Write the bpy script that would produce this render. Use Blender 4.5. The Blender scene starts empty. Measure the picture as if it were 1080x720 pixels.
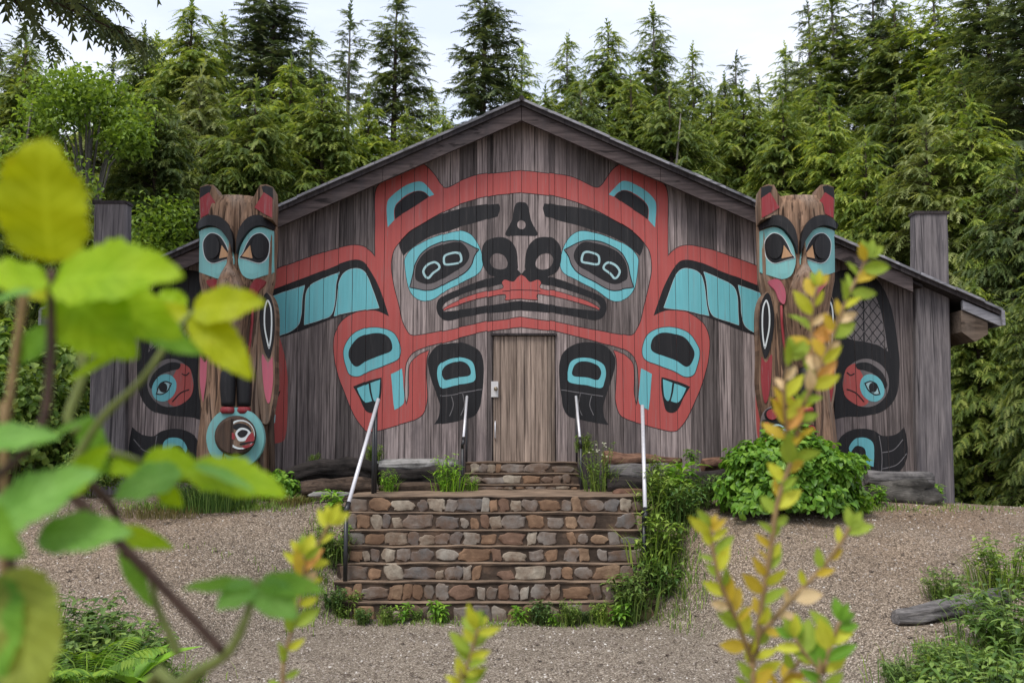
import bpy, math, random
from mathutils import Vector, Matrix, noise

# ------------------------------------------------------------------ camera, sky, sun, exposure
sc = bpy.context.scene
COL = sc.collection
F = 1000.0                      # focal length in photo pixels (1080 wide)
HORIZ = 455.0                   # photo row of the horizon
TH = math.atan((HORIZ - 360.0) / F)
EYE = 2.44
cam_d = bpy.data.cameras.new('camera')
cam = bpy.data.objects.new('camera', cam_d)
COL.objects.link(cam)
cam_d.sensor_width = 36.0
cam_d.lens = 36.0 * F / 1080.0
cam.location = (0, 0, EYE)
cam.rotation_euler = (math.pi / 2 + TH, 0, 0)
cam_d.clip_start = 0.05
cam_d.clip_end = 2000
cam_d.dof.use_dof = True
cam_d.dof.focus_distance = 15.0
cam_d.dof.aperture_fstop = 4.2
sc.camera = cam
sc.view_settings.view_transform = 'Standard'
sc.view_settings.look = 'None'
sc.view_settings.exposure = 1.3
sc.view_settings.gamma = 1.0
sc.view_settings.use_curve_mapping = False

SUN_EL, SUN_AZ = math.radians(58), math.radians(215)     # azimuth clockwise from +Y
W = bpy.data.worlds.new('World')
sc.world = W
W.use_nodes = True
nt = W.node_tree
nt.nodes.clear()
wo = nt.nodes.new('ShaderNodeOutputWorld')
bg = nt.nodes.new('ShaderNodeBackground')
bg.inputs['Strength'].default_value = 0.12
sky = nt.nodes.new('ShaderNodeTexSky')
sky.sky_type = 'NISHITA'
sky.sun_disc = False
sky.sun_elevation = SUN_EL
sky.sun_rotation = SUN_AZ
tc = nt.nodes.new('ShaderNodeTexCoord')
mp = nt.nodes.new('ShaderNodeMapping')
mp.inputs['Scale'].default_value = (1.6, 1.6, 5.0)
nz = nt.nodes.new('ShaderNodeTexNoise')
nz.inputs['Scale'].default_value = 1.7
nz.inputs['Detail'].default_value = 6
nz.inputs['Roughness'].default_value = 0.55
cr = nt.nodes.new('ShaderNodeValToRGB')
cr.color_ramp.elements[0].position = 0.36
cr.color_ramp.elements[0].color = (2.95, 3.25, 3.95, 1)
cr.color_ramp.elements[1].position = 0.62
cr.color_ramp.elements[1].color = (3.8, 3.95, 4.3, 1)
mx = nt.nodes.new('ShaderNodeMixRGB')
mx.inputs[0].default_value = 0.93
for a, b in ((tc.outputs['Generated'], mp.inputs['Vector']), (mp.outputs['Vector'], nz.inputs['Vector']),
             (nz.outputs['Fac'], cr.inputs['Fac']), (sky.outputs['Color'], mx.inputs[1]),
             (cr.outputs['Color'], mx.inputs[2]), (mx.outputs['Color'], bg.inputs['Color']),
             (bg.outputs['Background'], wo.inputs['Surface'])):
    nt.links.new(a, b)
sun_d = bpy.data.lights.new('sun', 'SUN')
sun_d.energy = 1.3
sun_d.angle = math.radians(25)
sun_d.color = (1.0, 0.965, 0.91)
sun = bpy.data.objects.new('sun', sun_d)
COL.objects.link(sun)
sd = Vector((math.sin(SUN_AZ) * math.cos(SUN_EL), math.cos(SUN_AZ) * math.cos(SUN_EL), math.sin(SUN_EL)))
sun.rotation_euler = sd.to_track_quat('Z', 'Y').to_euler()
sun.location = (0, 0, 60)

# ------------------------------------------------------------------ helpers
CT, ST = math.cos(TH), math.sin(TH)


def pt(px, py, Y):
    """the point of the place at depth Y that the photo shows at pixel px, py"""
    dx = (px - 540.0) / F
    dz = -(py - 360.0) / F
    t = Y / (CT - dz * ST)
    return Vector((dx * t, Y, EYE + (ST + dz * CT) * t))


def smooth(t):
    t = max(0.0, min(1.0, t))
    return t * t * (3 - 2 * t)


def lerp(a, b, t):
    return a + (b - a) * t


def bump(x, y, cx, cy, rx, ry, h):
    return h * math.exp(-((x - cx) / rx) ** 2 - ((y - cy) / ry) ** 2)


def gz(x, y):
    """height of the ground"""
    side = smooth((abs(x + 0.2) - 2.0) / 2.2)
    y0 = lerp(12.2, 8.0 if x < 0 else 7.2, side)
    y1 = lerp(14.1, 14.8, side)
    z = 1.42 * smooth((y - y0) / (y1 - y0))
    z += 0.85 * (1 - smooth(y / 8.0))
    z += bump(x, y, 5.4, 8.3, 1.6, 1.5, 0.35) + bump(x, y, -4.6, 7.6, 1.8, 1.8, 0.25)
    z += bump(x, y, -2.75, 13.0, 0.5, 0.7, 0.10) + bump(x, y, 2.4, 13.2, 0.5, 0.7, 0.14)
    if x > 5.5:
        z -= 0.07 * (min(x, 9.0) - 5.5) * smooth((y - 11) / 3.0)
    if x > 7.6:
        z -= 0.9 * smooth((y - 15.0) / 2.0) * smooth((x - 7.6) / 0.6)
    if y > 24:
        z += 0.24 * (y - 24) if y < 75 else 0.24 * 51
        z += (0.10 * max(0.0, x - 4) * min(1.0, (y - 24) / 12.0)) if x < 60 else 5.6
    if abs(x + 0.2) < 2.05 and 12.5 < y < 15.9:
        z -= 0.22
    z += 0.05 * noise.noise(Vector((x * 0.5, y * 0.5, 0))) + 0.02 * noise.noise(Vector((x * 2.1, y * 2.1, 3)))
    return z


class MB:
    """collects faces and links them as ONE mesh object"""

    def __init__(self):
        self.v, self.f, self.m, self.cols = [], [], [], []

    def quad(self, pts, mi=0):
        i = len(self.v)
        self.v.extend([tuple(p) for p in pts])
        self.f.append(tuple(range(i, i + len(pts))))
        self.m.append(mi)

    def faces(self, pts, faces, mi=0):
        i = len(self.v)
        self.v.extend([tuple(p) for p in pts])
        for f in faces:
            self.f.append(tuple(i + k for k in f))
            self.m.append(mi)

    def box(self, a, b, mi=0, M=None):
        x0, y0, z0 = a
        x1, y1, z1 = b
        P = [Vector(p) for p in ((x0, y0, z0), (x1, y0, z0), (x1, y1, z0), (x0, y1, z0),
                                 (x0, y0, z1), (x1, y0, z1), (x1, y1, z1), (x0, y1, z1))]
        if M is not None:
            P = [M @ p for p in P]
        self.faces(P, ((0, 3, 2, 1), (4, 5, 6, 7), (0, 1, 5, 4), (1, 2, 6, 5), (2, 3, 7, 6), (3, 0, 4, 7)), mi)

    def tube(self, path, radii, seg=8, mi=0, caps=True, flat=None):
        """round tube along path; flat=(sx, sy) squashes the section"""
        path = [Vector(p) for p in path]
        n = len(path)
        base = len(self.v)
        ref = None
        for i, p in enumerate(path):
            t = (path[min(i + 1, n - 1)] - path[max(i - 1, 0)])
            if t.length < 1e-9:
                t = Vector((0, 0, 1))
            t.normalize()
            if ref is None:
                ref = Vector((1, 0, 0)) if abs(t.x) < 0.9 else Vector((0, 1, 0))
            u = (ref - t * ref.dot(t))
            if u.length < 1e-6:
                u = t.orthogonal()
            u.normalize()
            ref = u
            w = t.cross(u)
            r = radii[i] if hasattr(radii, '__len__') else radii
            for k in range(seg):
                a = 2 * math.pi * k / seg
                rr = r(i, k) if callable(r) else r
                q = p + (u * math.cos(a) + w * math.sin(a)) * rr
                self.v.append(tuple(q))
        for i in range(n - 1):
            for k in range(seg):
                a = base + i * seg + k
                b = base + i * seg + (k + 1) % seg
                self.f.append((a, b, b + seg, a + seg))
                self.m.append(mi)
        if caps:
            self.f.append(tuple(base + k for k in reversed(range(seg))))
            self.m.append(mi)
            self.f.append(tuple(base + (n - 1) * seg + k for k in range(seg)))
            self.m.append(mi)

    def build(self, name, mats, parent=None, smooth_shade=False):
        me = bpy.data.meshes.new(name)
        me.from_pydata(self.v, [], self.f)
        if not isinstance(mats, (list, tuple)):
            mats = [mats]
        for m in mats:
            me.materials.append(m)
        if len(mats) > 1:
            me.polygons.foreach_set('material_index', self.m)
        if smooth_shade:
            me.polygons.foreach_set('use_smooth', [True] * len(me.polygons))
        me.update()
        o = bpy.data.objects.new(name, me)
        COL.objects.link(o)
        if parent is not None:
            o.parent = parent
            o.matrix_parent_inverse = Matrix.Translation(-parent.location) if False else Matrix()
            # vertices are written in world space: bring them into the parent's frame
            if any(abs(c) > 1e-9 for c in root_loc(parent)):
                off = root_loc(parent)
                me.transform(Matrix.Translation((-off[0], -off[1], -off[2])))
        return o


def root_loc(o):
    p = Vector((0, 0, 0))
    while o is not None:
        p += o.location
        o = o.parent
    return p


def tag(o, label, cat, group=None, kind=None):
    if label:
        o['label'] = label
    if cat:
        o['category'] = cat
    if group:
        o['group'] = group
    if kind:
        o['kind'] = kind
    return o


def thing(name, label, cat, loc=(0, 0, 0), group=None):
    o = bpy.data.objects.new(name, None)
    o.empty_display_size = 0.2
    COL.objects.link(o)
    o.location = loc
    return tag(o, label, cat, group)


def dup(root, loc, rz=0.0, s=1.0, label=None, group=None):
    def cp(o, par):
        c = o.copy()
        COL.objects.link(c)
        c.parent = par
        for ch in o.children:
            cp(ch, c)
        return c
    r = cp(root, None)
    r.location = loc
    r.rotation_euler = (0, 0, rz)
    r.scale = s if hasattr(s, '__len__') else (s, s, s)
    if label:
        r['label'] = label
    if group:
        r['group'] = group
    return r


# ------------------------------------------------------------------ materials
class N:
    def __init__(self, name):
        self.mat = bpy.data.materials.new(name)
        self.mat.use_nodes = True
        self.t = self.mat.node_tree
        self.b = self.t.nodes['Principled BSDF']
        self.out = self.t.nodes['Material Output']

    def n(self, typ, **kw):
        nd = self.t.nodes.new(typ)
        for k, v in kw.items():
            if k.startswith('i_'):
                key = k[2:]
                nd.inputs[int(key) if key.isdigit() else key.replace('_', ' ')].default_value = v
            else:
                setattr(nd, k, v)
        return nd

    def l(self, a, b):
        self.t.links.new(a, b)

    def coord(self, scale=(1, 1, 1), which='Object'):
        c = self.n('ShaderNodeTexCoord')
        m = self.n('ShaderNodeMapping')
        m.inputs['Scale'].default_value = scale
        self.l(c.outputs[which], m.inputs['Vector'])
        return m.outputs['Vector']

    def noise(self, vec, scale, detail=5, rough=0.6, dist=0.0):
        x = self.n('ShaderNodeTexNoise')
        x.inputs['Scale'].default_value = scale
        x.inputs['Detail'].default_value = detail
        x.inputs['Roughness'].default_value = rough
        x.inputs['Distortion'].default_value = dist
        self.l(vec, x.inputs['Vector'])
        return x.outputs['Fac']

    def ramp(self, fac, stops, interp='LINEAR'):
        r = self.n('ShaderNodeValToRGB')
        e = r.color_ramp.elements
        r.color_ramp.interpolation = interp
        while len(e) < len(stops):
            e.new(0.5)
        for el, (p, c) in zip(e, stops):
            el.position = p
            el.color = (c[0], c[1], c[2], 1) if hasattr(c, '__len__') else (c, c, c, 1)
        self.l(fac, r.inputs['Fac'])
        return r.outputs['Color']

    def mix(self, fac, a, b, mode='MIX'):
        m = self.n('ShaderNodeMixRGB', blend_type=mode)
        for inp, v in ((0, fac), (1, a), (2, b)):
            if hasattr(v, 'is_linked'):
                self.l(v, m.inputs[inp])
            elif hasattr(v, '__len__'):
                m.inputs[inp].default_value = (v[0], v[1], v[2], 1)
            else:
                m.inputs[inp].default_value = v
        return m.outputs[0]

    def island(self):
        return self.n('ShaderNodeNewGeometry').outputs['Random Per Island']

    def objrand(self):
        return self.n('ShaderNodeObjectInfo').outputs['Random']

    def bump(self, h, strength=0.4, dist=0.01):
        b = self.n('ShaderNodeBump')
        b.inputs['Strength'].default_value = strength
        b.inputs['Distance'].default_value = dist
        self.l(h, b.inputs['Height'])
        self.l(b.outputs['Normal'], self.b.inputs['Normal'])

    def fin(self, col, rough=0.85, spec=0.25):
        if hasattr(col, 'is_linked'):
            self.l(col, self.b.inputs['Base Color'])
        else:
            self.b.inputs['Base Color'].default_value = (*col, 1)
        self.b.inputs['Roughness'].default_value = rough
        self.b.inputs['Specular IOR Level'].default_value = spec
        return self.mat


def wood_mat(name, dark, light, vert=True, streak=1.0, stain=(0.5, 0.5, 0.5), grain=26.0, tone=0.35):
    m = N(name)
    sc3 = (grain, grain, 0.9) if vert else (1.2, grain, grain)
    g = m.noise(m.coord(sc3), 1.0, 7, 0.65, 0.4)
    fine = m.noise(m.coord((sc3[0] * 3, sc3[1] * 3, sc3[2] * 2.5)), 1.0, 4, 0.6)
    big = m.noise(m.coord((1.6, 1.6, 0.45)), 1.0, 5, 0.6, 0.8)
    c = m.ramp(g, ((0.28, dark), (0.72, light)))
    c = m.mix(0.55 * streak, c, m.ramp(fine, ((0.3, 0.35), (0.7, 0.95))), 'MULTIPLY')
    r = m.island()
    c = m.mix(1.0, c, m.ramp(r, ((0.0, (1 - tone,) * 3), (0.5, (1.0, 0.97, 0.96)), (1.0, (1 + tone * .9, 1 + tone * .82, 1 + tone * .8)))), 'MULTIPLY')
    c = m.mix(m.ramp(big, ((0.5, 0.0), (0.68, 0.55))), c, stain)
    crk = m.noise(m.coord((sc3[0] * 1.4, sc3[1] * 1.4, sc3[2] * .35)), 1.0, 3, 0.55, 0.6)
    c = m.mix(m.ramp(crk, ((0.60, 0.0), (0.66, 0.8))), c, tuple(v * 0.35 for v in dark))
    m.bump(g, 0.7, 0.016)
    return m.fin(c, 0.88, 0.2)


WOOD = wood_mat('weathered_plank', (0.042, 0.034, 0.034), (0.42, 0.352, 0.335), stain=(0.085, 0.070, 0.072), tone=0.6)
WOOD_DOOR = wood_mat('door_plank', (0.070, 0.050, 0.039), (0.44, 0.345, 0.28), stain=(0.10, 0.082, 0.078), tone=0.35)
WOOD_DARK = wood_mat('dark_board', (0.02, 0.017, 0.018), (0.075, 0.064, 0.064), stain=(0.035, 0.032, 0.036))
WOOD_BARGE = wood_mat('gable_board', (0.03, 0.024, 0.024), (0.125, 0.098, 0.095), vert=False, stain=(0.045, 0.04, 0.042), grain=20)
WOOD_EDGE = wood_mat('roof_edge', (0.15, 0.15, 0.165), (0.36, 0.36, 0.39), vert=False, stain=(0.1, 0.1, 0.11))
WOOD_POST = wood_mat('corner_post', (0.055, 0.05, 0.056), (0.27, 0.245, 0.245), stain=(0.07, 0.066, 0.074), grain=14)
WOOD_BEAM = wood_mat('eave_beam', (0.05, 0.036, 0.026), (0.19, 0.145, 0.11), vert=False, stain=(0.15, 0.12, 0.1), grain=12)
WOOD_TOTEM = wood_mat('totem_cedar', (0.040, 0.022, 0.014), (0.34, 0.215, 0.14), stain=(0.33, 0.265, 0.215), grain=16)
WOOD_TOTEM_DARK = wood_mat('totem_dark_cedar', (0.03, 0.018, 0.013), (0.13, 0.085, 0.06), stain=(0.05, 0.04, 0.035), grain=12)
WOOD_PALE = wood_mat('bare_pale_wood', (0.16, 0.13, 0.115), (0.34, 0.29, 0.25), stain=(0.2, 0.17, 0.16))


def paint_mat(name, col, wear=0.5, rough=0.6):
    """old paint on cedar: grain shows through, worn spots"""
    m = N(name)
    g = m.noise(m.coord((22, 22, 0.8)), 1.0, 7, 0.65, 0.4)
    big = m.noise(m.coord((1.3, 1.3, 0.7)), 1.0, 4, 0.6)
    c = m.mix(0.5, col, m.ramp(g, ((0.25, 0.60), (0.7, 1.0))), 'MULTIPLY')
    c = m.mix(0.6, c, m.ramp(big, ((0.3, 0.78), (0.7, 1.0))), 'MULTIPLY')
    sp = m.noise(m.coord((34, 34, 1.6)), 1.0, 5, 0.7, 0.3)
    c = m.mix(m.ramp(sp, ((0.57, 0.0), (0.76, min(1.0, wear * 1.5)))), c, (0.19, 0.16, 0.155))
    fd = m.noise(m.coord((9, 9, 0.35)), 1.0, 4, 0.6)
    c = m.mix(m.ramp(fd, ((0.5, 0.0), (0.75, 0.28 * min(1.0, wear * 2)))), c, m.mix(0.5, col, (0.30, 0.27, 0.26)))
    m.bump(g, 0.35, 0.008)
    return m.fin(c, rough, 0.3)


RED = paint_mat('red_paint', (0.44, 0.084, 0.074), 0.55)
BLACK = paint_mat('black_paint', (0.0095, 0.009, 0.0105), 0.13)
TEAL = paint_mat('teal_paint', (0.15, 0.475, 0.52), 0.35)
TEAL_T = paint_mat('totem_teal_paint', (0.20, 0.47, 0.46), 0.5)
PALE = paint_mat('pale_teal_paint', (0.36, 0.55, 0.57), 0.25)
WHITE = paint_mat('white_paint', (0.62, 0.66, 0.66), 0.4)
RED_T = paint_mat('totem_red_paint', (0.27, 0.030, 0.036), 0.6)
PINK = paint_mat('pink_paint', (0.52, 0.12, 0.17), 0.4)
GREYLINE = paint_mat('grey_line', (0.16, 0.15, 0.155), 0.5)
GREYWOOD = paint_mat('grey_wash', (0.15, 0.13, 0.13), 0.6)
TAN = paint_mat('tan_paint', (0.48, 0.27, 0.14), 0.5)


def plain(name, col, rough=0.6, metal=0.0, spec=0.4, vary=0.25, scale=9.0):
    m = N(name)
    v = m.noise(m.coord((1, 1, 1)), scale, 5, 0.6)
    c = m.mix(1.0, col, m.ramp(v, ((0.3, 1 - vary), (0.7, 1 + vary * .4))), 'MULTIPLY')
    m.b.inputs['Metallic'].default_value = metal
    return m.fin(c, rough, spec)


BLACK_METAL = plain('black_metal', (0.014, 0.014, 0.016), 0.42, 0.0, 0.5)
GALV = plain('bare_steel', (0.62, 0.60, 0.62), 0.42, 0.35, 0.5, 0.12, 30)
PLATE = plain('pale_plate', (0.55, 0.53, 0.52), 0.4, 0.0, 0.5, 0.1)


def leaf_mat(name, stops, trans=0.35, rough=0.5, objvar=0.25, spec=0.35):
    m = N(name)
    r = m.island()
    c = m.ramp(r, stops)
    o = m.objrand()
    c = m.mix(1.0, c, m.ramp(o, ((0.0, (1 - objvar, 1 - objvar, 1 - objvar * 0.8)), (1.0, (1 + objvar, 1 + objvar * .8, 1 - objvar * .4)))), 'MULTIPLY')
    m.fin(c, rough, spec)
    tr = m.n('ShaderNodeBsdfTranslucent')
    c2 = m.mix(1.0, c, (1.25, 1.2, 0.6), 'MULTIPLY')
    m.l(c2, tr.inputs['Color'])
    ms = m.n('ShaderNodeMixShader')
    ms.inputs[0].default_value = trans
    m.l(m.b.outputs[0], ms.inputs[1])
    m.l(tr.outputs[0], ms.inputs[2])
    m.l(ms.outputs[0], m.out.inputs['Surface'])
    return m.mat


CEDAR = leaf_mat('cedar_foliage', ((0.0, (0.065, 0.11, 0.032)), (0.5, (0.165, 0.245, 0.06)), (1.0, (0.37, 0.43, 0.13))), 0.45, 0.6, 0.38)
CEDAR_LT = leaf_mat('young_cedar_foliage', ((0.0, (0.11, 0.15, 0.045)), (0.5, (0.24, 0.29, 0.09)), (1.0, (0.42, 0.46, 0.17))), 0.42, 0.6)
SPRUCE = leaf_mat('spruce_foliage', ((0.0, (0.042, 0.068, 0.034)), (0.5, (0.10, 0.142, 0.064)), (1.0, (0.21, 0.25, 0.11))), 0.3, 0.6)
BROAD = leaf_mat('broad_foliage', ((0.0, (0.11, 0.19, 0.025)), (0.5, (0.22, 0.35, 0.045)), (1.0, (0.38, 0.52, 0.09))), 0.45, 0.5)
BUSH = leaf_mat('bush_foliage', ((0.0, (0.085, 0.20, 0.022)), (0.5, (0.17, 0.36, 0.04)), (1.0, (0.30, 0.50, 0.065))), 0.4, 0.42)
WEED = leaf_mat('weed_foliage', ((0.0, (0.06, 0.12, 0.022)), (0.5, (0.14, 0.24, 0.045)), (1.0, (0.30, 0.40, 0.10))), 0.35, 0.5)
DARKWEED = leaf_mat('low_dark_foliage', ((0.0, (0.03, 0.075, 0.018)), (0.5, (0.075, 0.155, 0.035)), (1.0, (0.19, 0.29, 0.08))), 0.3, 0.45)
DRYGRASS = leaf_mat('dry_grass', ((0.0, (0.12, 0.11, 0.04)), (0.5, (0.22, 0.19, 0.075)), (1.0, (0.33, 0.29, 0.12))), 0.3, 0.7)
FERN = leaf_mat('fern_foliage', ((0.0, (0.08, 0.18, 0.02)), (0.6, (0.17, 0.32, 0.035)), (1.0, (0.28, 0.42, 0.05))), 0.4, 0.5)
MIDWEED = leaf_mat('mid_green_foliage', ((0.0, (0.05, 0.11, 0.022)), (0.5, (0.12, 0.22, 0.045)), (1.0, (0.27, 0.39, 0.10))), 0.35, 0.45)
BARK = plain('bark', (0.085, 0.062, 0.05), 0.95, 0, 0.1, 0.5, 14)
BARK_GREY = plain('grey_bark', (0.16, 0.145, 0.13), 0.95, 0, 0.1, 0.4, 14)
STEM = plain('green_stem', (0.12, 0.16, 0.04), 0.6, 0, 0.3, 0.3, 30)


def log_mat(name, dark, light, moss=0.0):
    m = N(name)
    g = m.noise(m.coord((2.0, 20, 20)), 1.0, 7, 0.65, 1.0)
    b = m.noise(m.coord((2.2, 2.2, 2.2)), 1.0, 5, 0.6)
    c = m.ramp(g, ((0.3, dark), (0.7, light)))
    c = m.mix(m.ramp(b, ((0.45, 0.0), (0.62, 0.75))), c, tuple(v * 0.35 for v in dark))
    m.bump(g, 0.9, 0.03)
    return m.fin(c, 0.9, 0.2)


LOG_BLACK = log_mat('rotten_black_log', (0.010, 0.0085, 0.008), (0.055, 0.045, 0.04))
LOG_GREY = log_mat('grey_driftwood', (0.05, 0.046, 0.046), (0.25, 0.23, 0.22))
LOG_RED = log_mat('red_brown_log', (0.07, 0.036, 0.024), (0.27, 0.15, 0.1))
LOG_BROWN = log_mat('brown_log', (0.03, 0.021, 0.016), (0.14, 0.095, 0.068))
LOG_PALE = log_mat('pale_log', (0.16, 0.15, 0.14), (0.46, 0.44, 0.42))
LOG_MOSS = log_mat('mossy_stump', (0.03, 0.028, 0.024), (0.15, 0.135, 0.12))


def gravel_mat():
    m = N('gravel')
    v = m.coord((1, 1, 1))
    vo = m.n('ShaderNodeTexVoronoi', feature='F1')
    vo.inputs['Scale'].default_value = 58.0
    m.l(v, vo.inputs['Vector'])
    vf = m.n('ShaderNodeTexVoronoi', feature='F1')
    vf.inputs['Scale'].default_value = 95.0
    m.l(v, vf.inputs['Vector'])
    sep = m.n('ShaderNodeSeparateColor')
    m.l(vo.outputs['Color'], sep.inputs[0])
    sep2 = m.n('ShaderNodeSeparateColor')
    m.l(vf.outputs['Color'], sep2.inputs[0])
    c = m.ramp(sep.outputs[0], ((0.0, (0.095, 0.079, 0.066)), (0.35, (0.19, 0.162, 0.137)), (0.7, (0.285, 0.25, 0.217)), (0.9, (0.40, 0.36, 0.318)), (1.0, (0.60, 0.56, 0.52))))
    c2 = m.ramp(sep2.outputs[1], ((0.0, (0.08, 0.062, 0.05)), (0.5, (0.25, 0.208, 0.172)), (1.0, (0.5, 0.44, 0.39))))
    c = m.mix(0.3, c, c2)
    # dark gaps between chips
    c = m.mix(1.0, c, m.ramp(vo.outputs['Distance'], ((0.35, 1.0), (0.75, 0.42))), 'MULTIPLY')
    # reddish-brown bark chips on the upper slopes, grey gravel on the trodden path
    pos = m.n('ShaderNodeNewGeometry').outputs['Position']
    sx = m.n('ShaderNodeSeparateXYZ')
    m.l(pos, sx.inputs[0])
    patch = m.noise(v, 0.35, 4, 0.6)
    hz = m.n('ShaderNodeMapRange')
    hz.inputs[1].default_value = 0.1
    hz.inputs[2].default_value = 1.3
    m.l(sx.outputs['Z'], hz.inputs[0])
    f = m.n('ShaderNodeMath', operation='MULTIPLY')
    m.l(hz.outputs[0], f.inputs[0])
    m.l(m.ramp(patch, ((0.35, 0.35), (0.65, 1.0))), f.inputs[1])
    c = m.mix(1.0, c, (1.10, 1.04, 0.94), 'MULTIPLY')
    c = m.mix(f.outputs[0], c, m.mix(1.0, c, (0.95, 0.81, 0.70), 'MULTIPLY'))
    d = m.noise(v, 1.1, 5, 0.6)
    c = m.mix(0.5, c, m.ramp(d, ((0.3, 0.62), (0.7, 1.1))), 'MULTIPLY')
    # forest floor behind and beside the house
    ym = m.n('ShaderNodeMapRange')
    ym.inputs[1].default_value = 15.4
    ym.inputs[2].default_value = 16.4
    m.l(sx.outputs['Y'], ym.inputs[0])
    soil = m.ramp(m.noise(v, 6, 6, 0.65), ((0.3, (0.02, 0.018, 0.012)), (0.7, (0.06, 0.06, 0.03))))
    c = m.mix(ym.outputs[0], c, soil)
    m.bump(vo.outputs['Distance'], 0.8, 0.012)
    return m.fin(c, 0.95, 0.15)


GRAVEL = gravel_mat()


def stone_mat():
    m = N('field_stone')
    r = m.island()
    c = m.ramp(r, ((0.0, (0.17, 0.15, 0.13)), (0.14, (0.32, 0.285, 0.24)), (0.28, (0.27, 0.165, 0.10)), (0.42, (0.23, 0.20, 0.175)),
                   (0.56, (0.35, 0.30, 0.235)), (0.7, (0.19, 0.115, 0.08)), (0.84, (0.15, 0.138, 0.13)), (0.95, (0.33, 0.22, 0.14))), 'CONSTANT')
    b = m.noise(m.coord(), 9, 6, 0.65)
    c = m.mix(0.8, c, m.ramp(b, ((0.3, 0.5), (0.7, 1.15))), 'MULTIPLY')
    st = m.noise(m.coord(), 2.6, 6, 0.7)
    c = m.mix(m.ramp(st, ((0.38, 0.0), (0.60, 0.8))), c, (0.115, 0.066, 0.04))
    m.bump(b, 0.6, 0.02)
    return m.fin(c, 0.85, 0.25)


STONE = stone_mat()


def mortar_mat():
    m = N('mortar')
    b = m.noise(m.coord(), 3.2, 6, 0.65)
    s = m.noise(m.coord((2.5, 2.5, 10)), 1.0, 6, 0.7)
    c = m.ramp(b, ((0.3, (0.025, 0.018, 0.014)), (0.5, (0.07, 0.049, 0.036)), (0.7, (0.17, 0.108, 0.072))))
    c = m.mix(0.7, c, m.ramp(s, ((0.3, 0.5), (0.7, 1.15))), 'MULTIPLY')
    m.bump(s, 0.7, 0.02)
    return m.fin(c, 0.9, 0.2)


MORTAR = mortar_mat()
TREAD = plain('tread_slab', (0.22, 0.155, 0.108), 0.85, 0, 0.2, 0.6, 3)

# ------------------------------------------------------------------ ground
def axis_pts(lo, hi, dense_lo, dense_hi, d, grow):
    xs = []
    x = dense_lo
    while x < dense_hi:
        xs.append(x)
        x += d
    s = d
    while x < hi:
        xs.append(x)
        s *= grow
        x += s
    xs.append(hi)
    s = d
    x = dense_lo
    left = []
    while x > lo:
        s *= grow
        x -= s
        left.append(max(x, lo))
    return sorted(set(left)) + xs


gx = axis_pts(-160, 160, -8.5, 9.0, 0.16, 1.12)
gy = axis_pts(-30, 200, 6.0, 17.0, 0.16, 1.12)
g = MB()
for y in gy:
    for x in gx:
        g.v.append((x, y, gz(x, y)))
nx = len(gx)
for j in range(len(gy) - 1):
    for i in range(nx - 1):
        a = j * nx + i
        g.f.append((a, a + 1, a + 1 + nx, a + nx))
        g.m.append(0)
ground = g.build('ground', GRAVEL, None, True)
tag(ground, 'grey brown gravel forecourt and slopes with forest floor behind', 'ground', kind='structure')
# ------------------------------------------------------------------ flat painted shapes
def curve(ctrl, k=5):
    """closed smooth outline; a point with a third entry is a sharp corner"""
    n = len(ctrl)
    out = []
    for i in range(n):
        p1, p2 = ctrl[i], ctrl[(i + 1) % n]
        p0 = p1 if len(p1) > 2 else ctrl[i - 1]
        p3 = p2 if len(p2) > 2 else ctrl[(i + 2) % n]
        for s in range(k):
            t = s / k
            q = []
            for d in (0, 1):
                m1 = (p2[d] - p0[d]) * 0.5
                m2 = (p3[d] - p1[d]) * 0.5
                t2, t3 = t * t, t * t * t
                q.append((2 * t3 - 3 * t2 + 1) * p1[d] + (t3 - 2 * t2 + t) * m1 + (-2 * t3 + 3 * t2) * p2[d] + (t3 - t2) * m2)
            out.append(tuple(q))
    return out


def opencurve(ctrl, k=5):
    c = [(*ctrl[0][:2], 1)] + list(ctrl[1:-1]) + [(*ctrl[-1][:2], 1)]
    pts = curve(c, k)
    return pts[:(len(ctrl) - 1) * k + 1]


def stroke(ctrl, w, k=5):
    p = opencurve(ctrl, k)
    L, R = [], []
    for i, a in enumerate(p):
        b0, b1 = p[max(i - 1, 0)], p[min(i + 1, len(p) - 1)]
        d = math.hypot(b1[0] - b0[0], b1[1] - b0[1]) or 1
        nx_, ny_ = -(b1[1] - b0[1]) / d * w / 2, (b1[0] - b0[0]) / d * w / 2
        L.append((a[0] + nx_, a[1] + ny_))
        R.append((a[0] - nx_, a[1] - ny_))
    return L + R[::-1]


def grow(loop, w):
    n = len(loop)
    area = sum(loop[i][0] * loop[(i + 1) % n][1] - loop[(i + 1) % n][0] * loop[i][1] for i in range(n))
    s = 1 if area > 0 else -1
    out = []
    for i in range(n):
        a, b = loop[i - 1], loop[(i + 1) % n]
        d = math.hypot(b[0] - a[0], b[1] - a[1]) or 1
        out.append((loop[i][0] + s * (b[1] - a[1]) / d * w, loop[i][1] - s * (b[0] - a[0]) / d * w))
    return out


def ell(cx, cy, rx, ry, n=28, a0=0.0, tilt=0.0):
    c, s = math.cos(tilt), math.sin(tilt)
    return [(cx + rx * math.cos(2 * math.pi * i / n) * c - ry * math.sin(2 * math.pi * i / n) * s,
             cy + rx * math.cos(2 * math.pi * i / n) * s + ry * math.sin(2 * math.pi * i / n) * c) for i in range(n)]


def mir(loop, c2=1100.0):
    return [(c2 - p[0],) + tuple(p[1:]) for p in loop][::-1]


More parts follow.
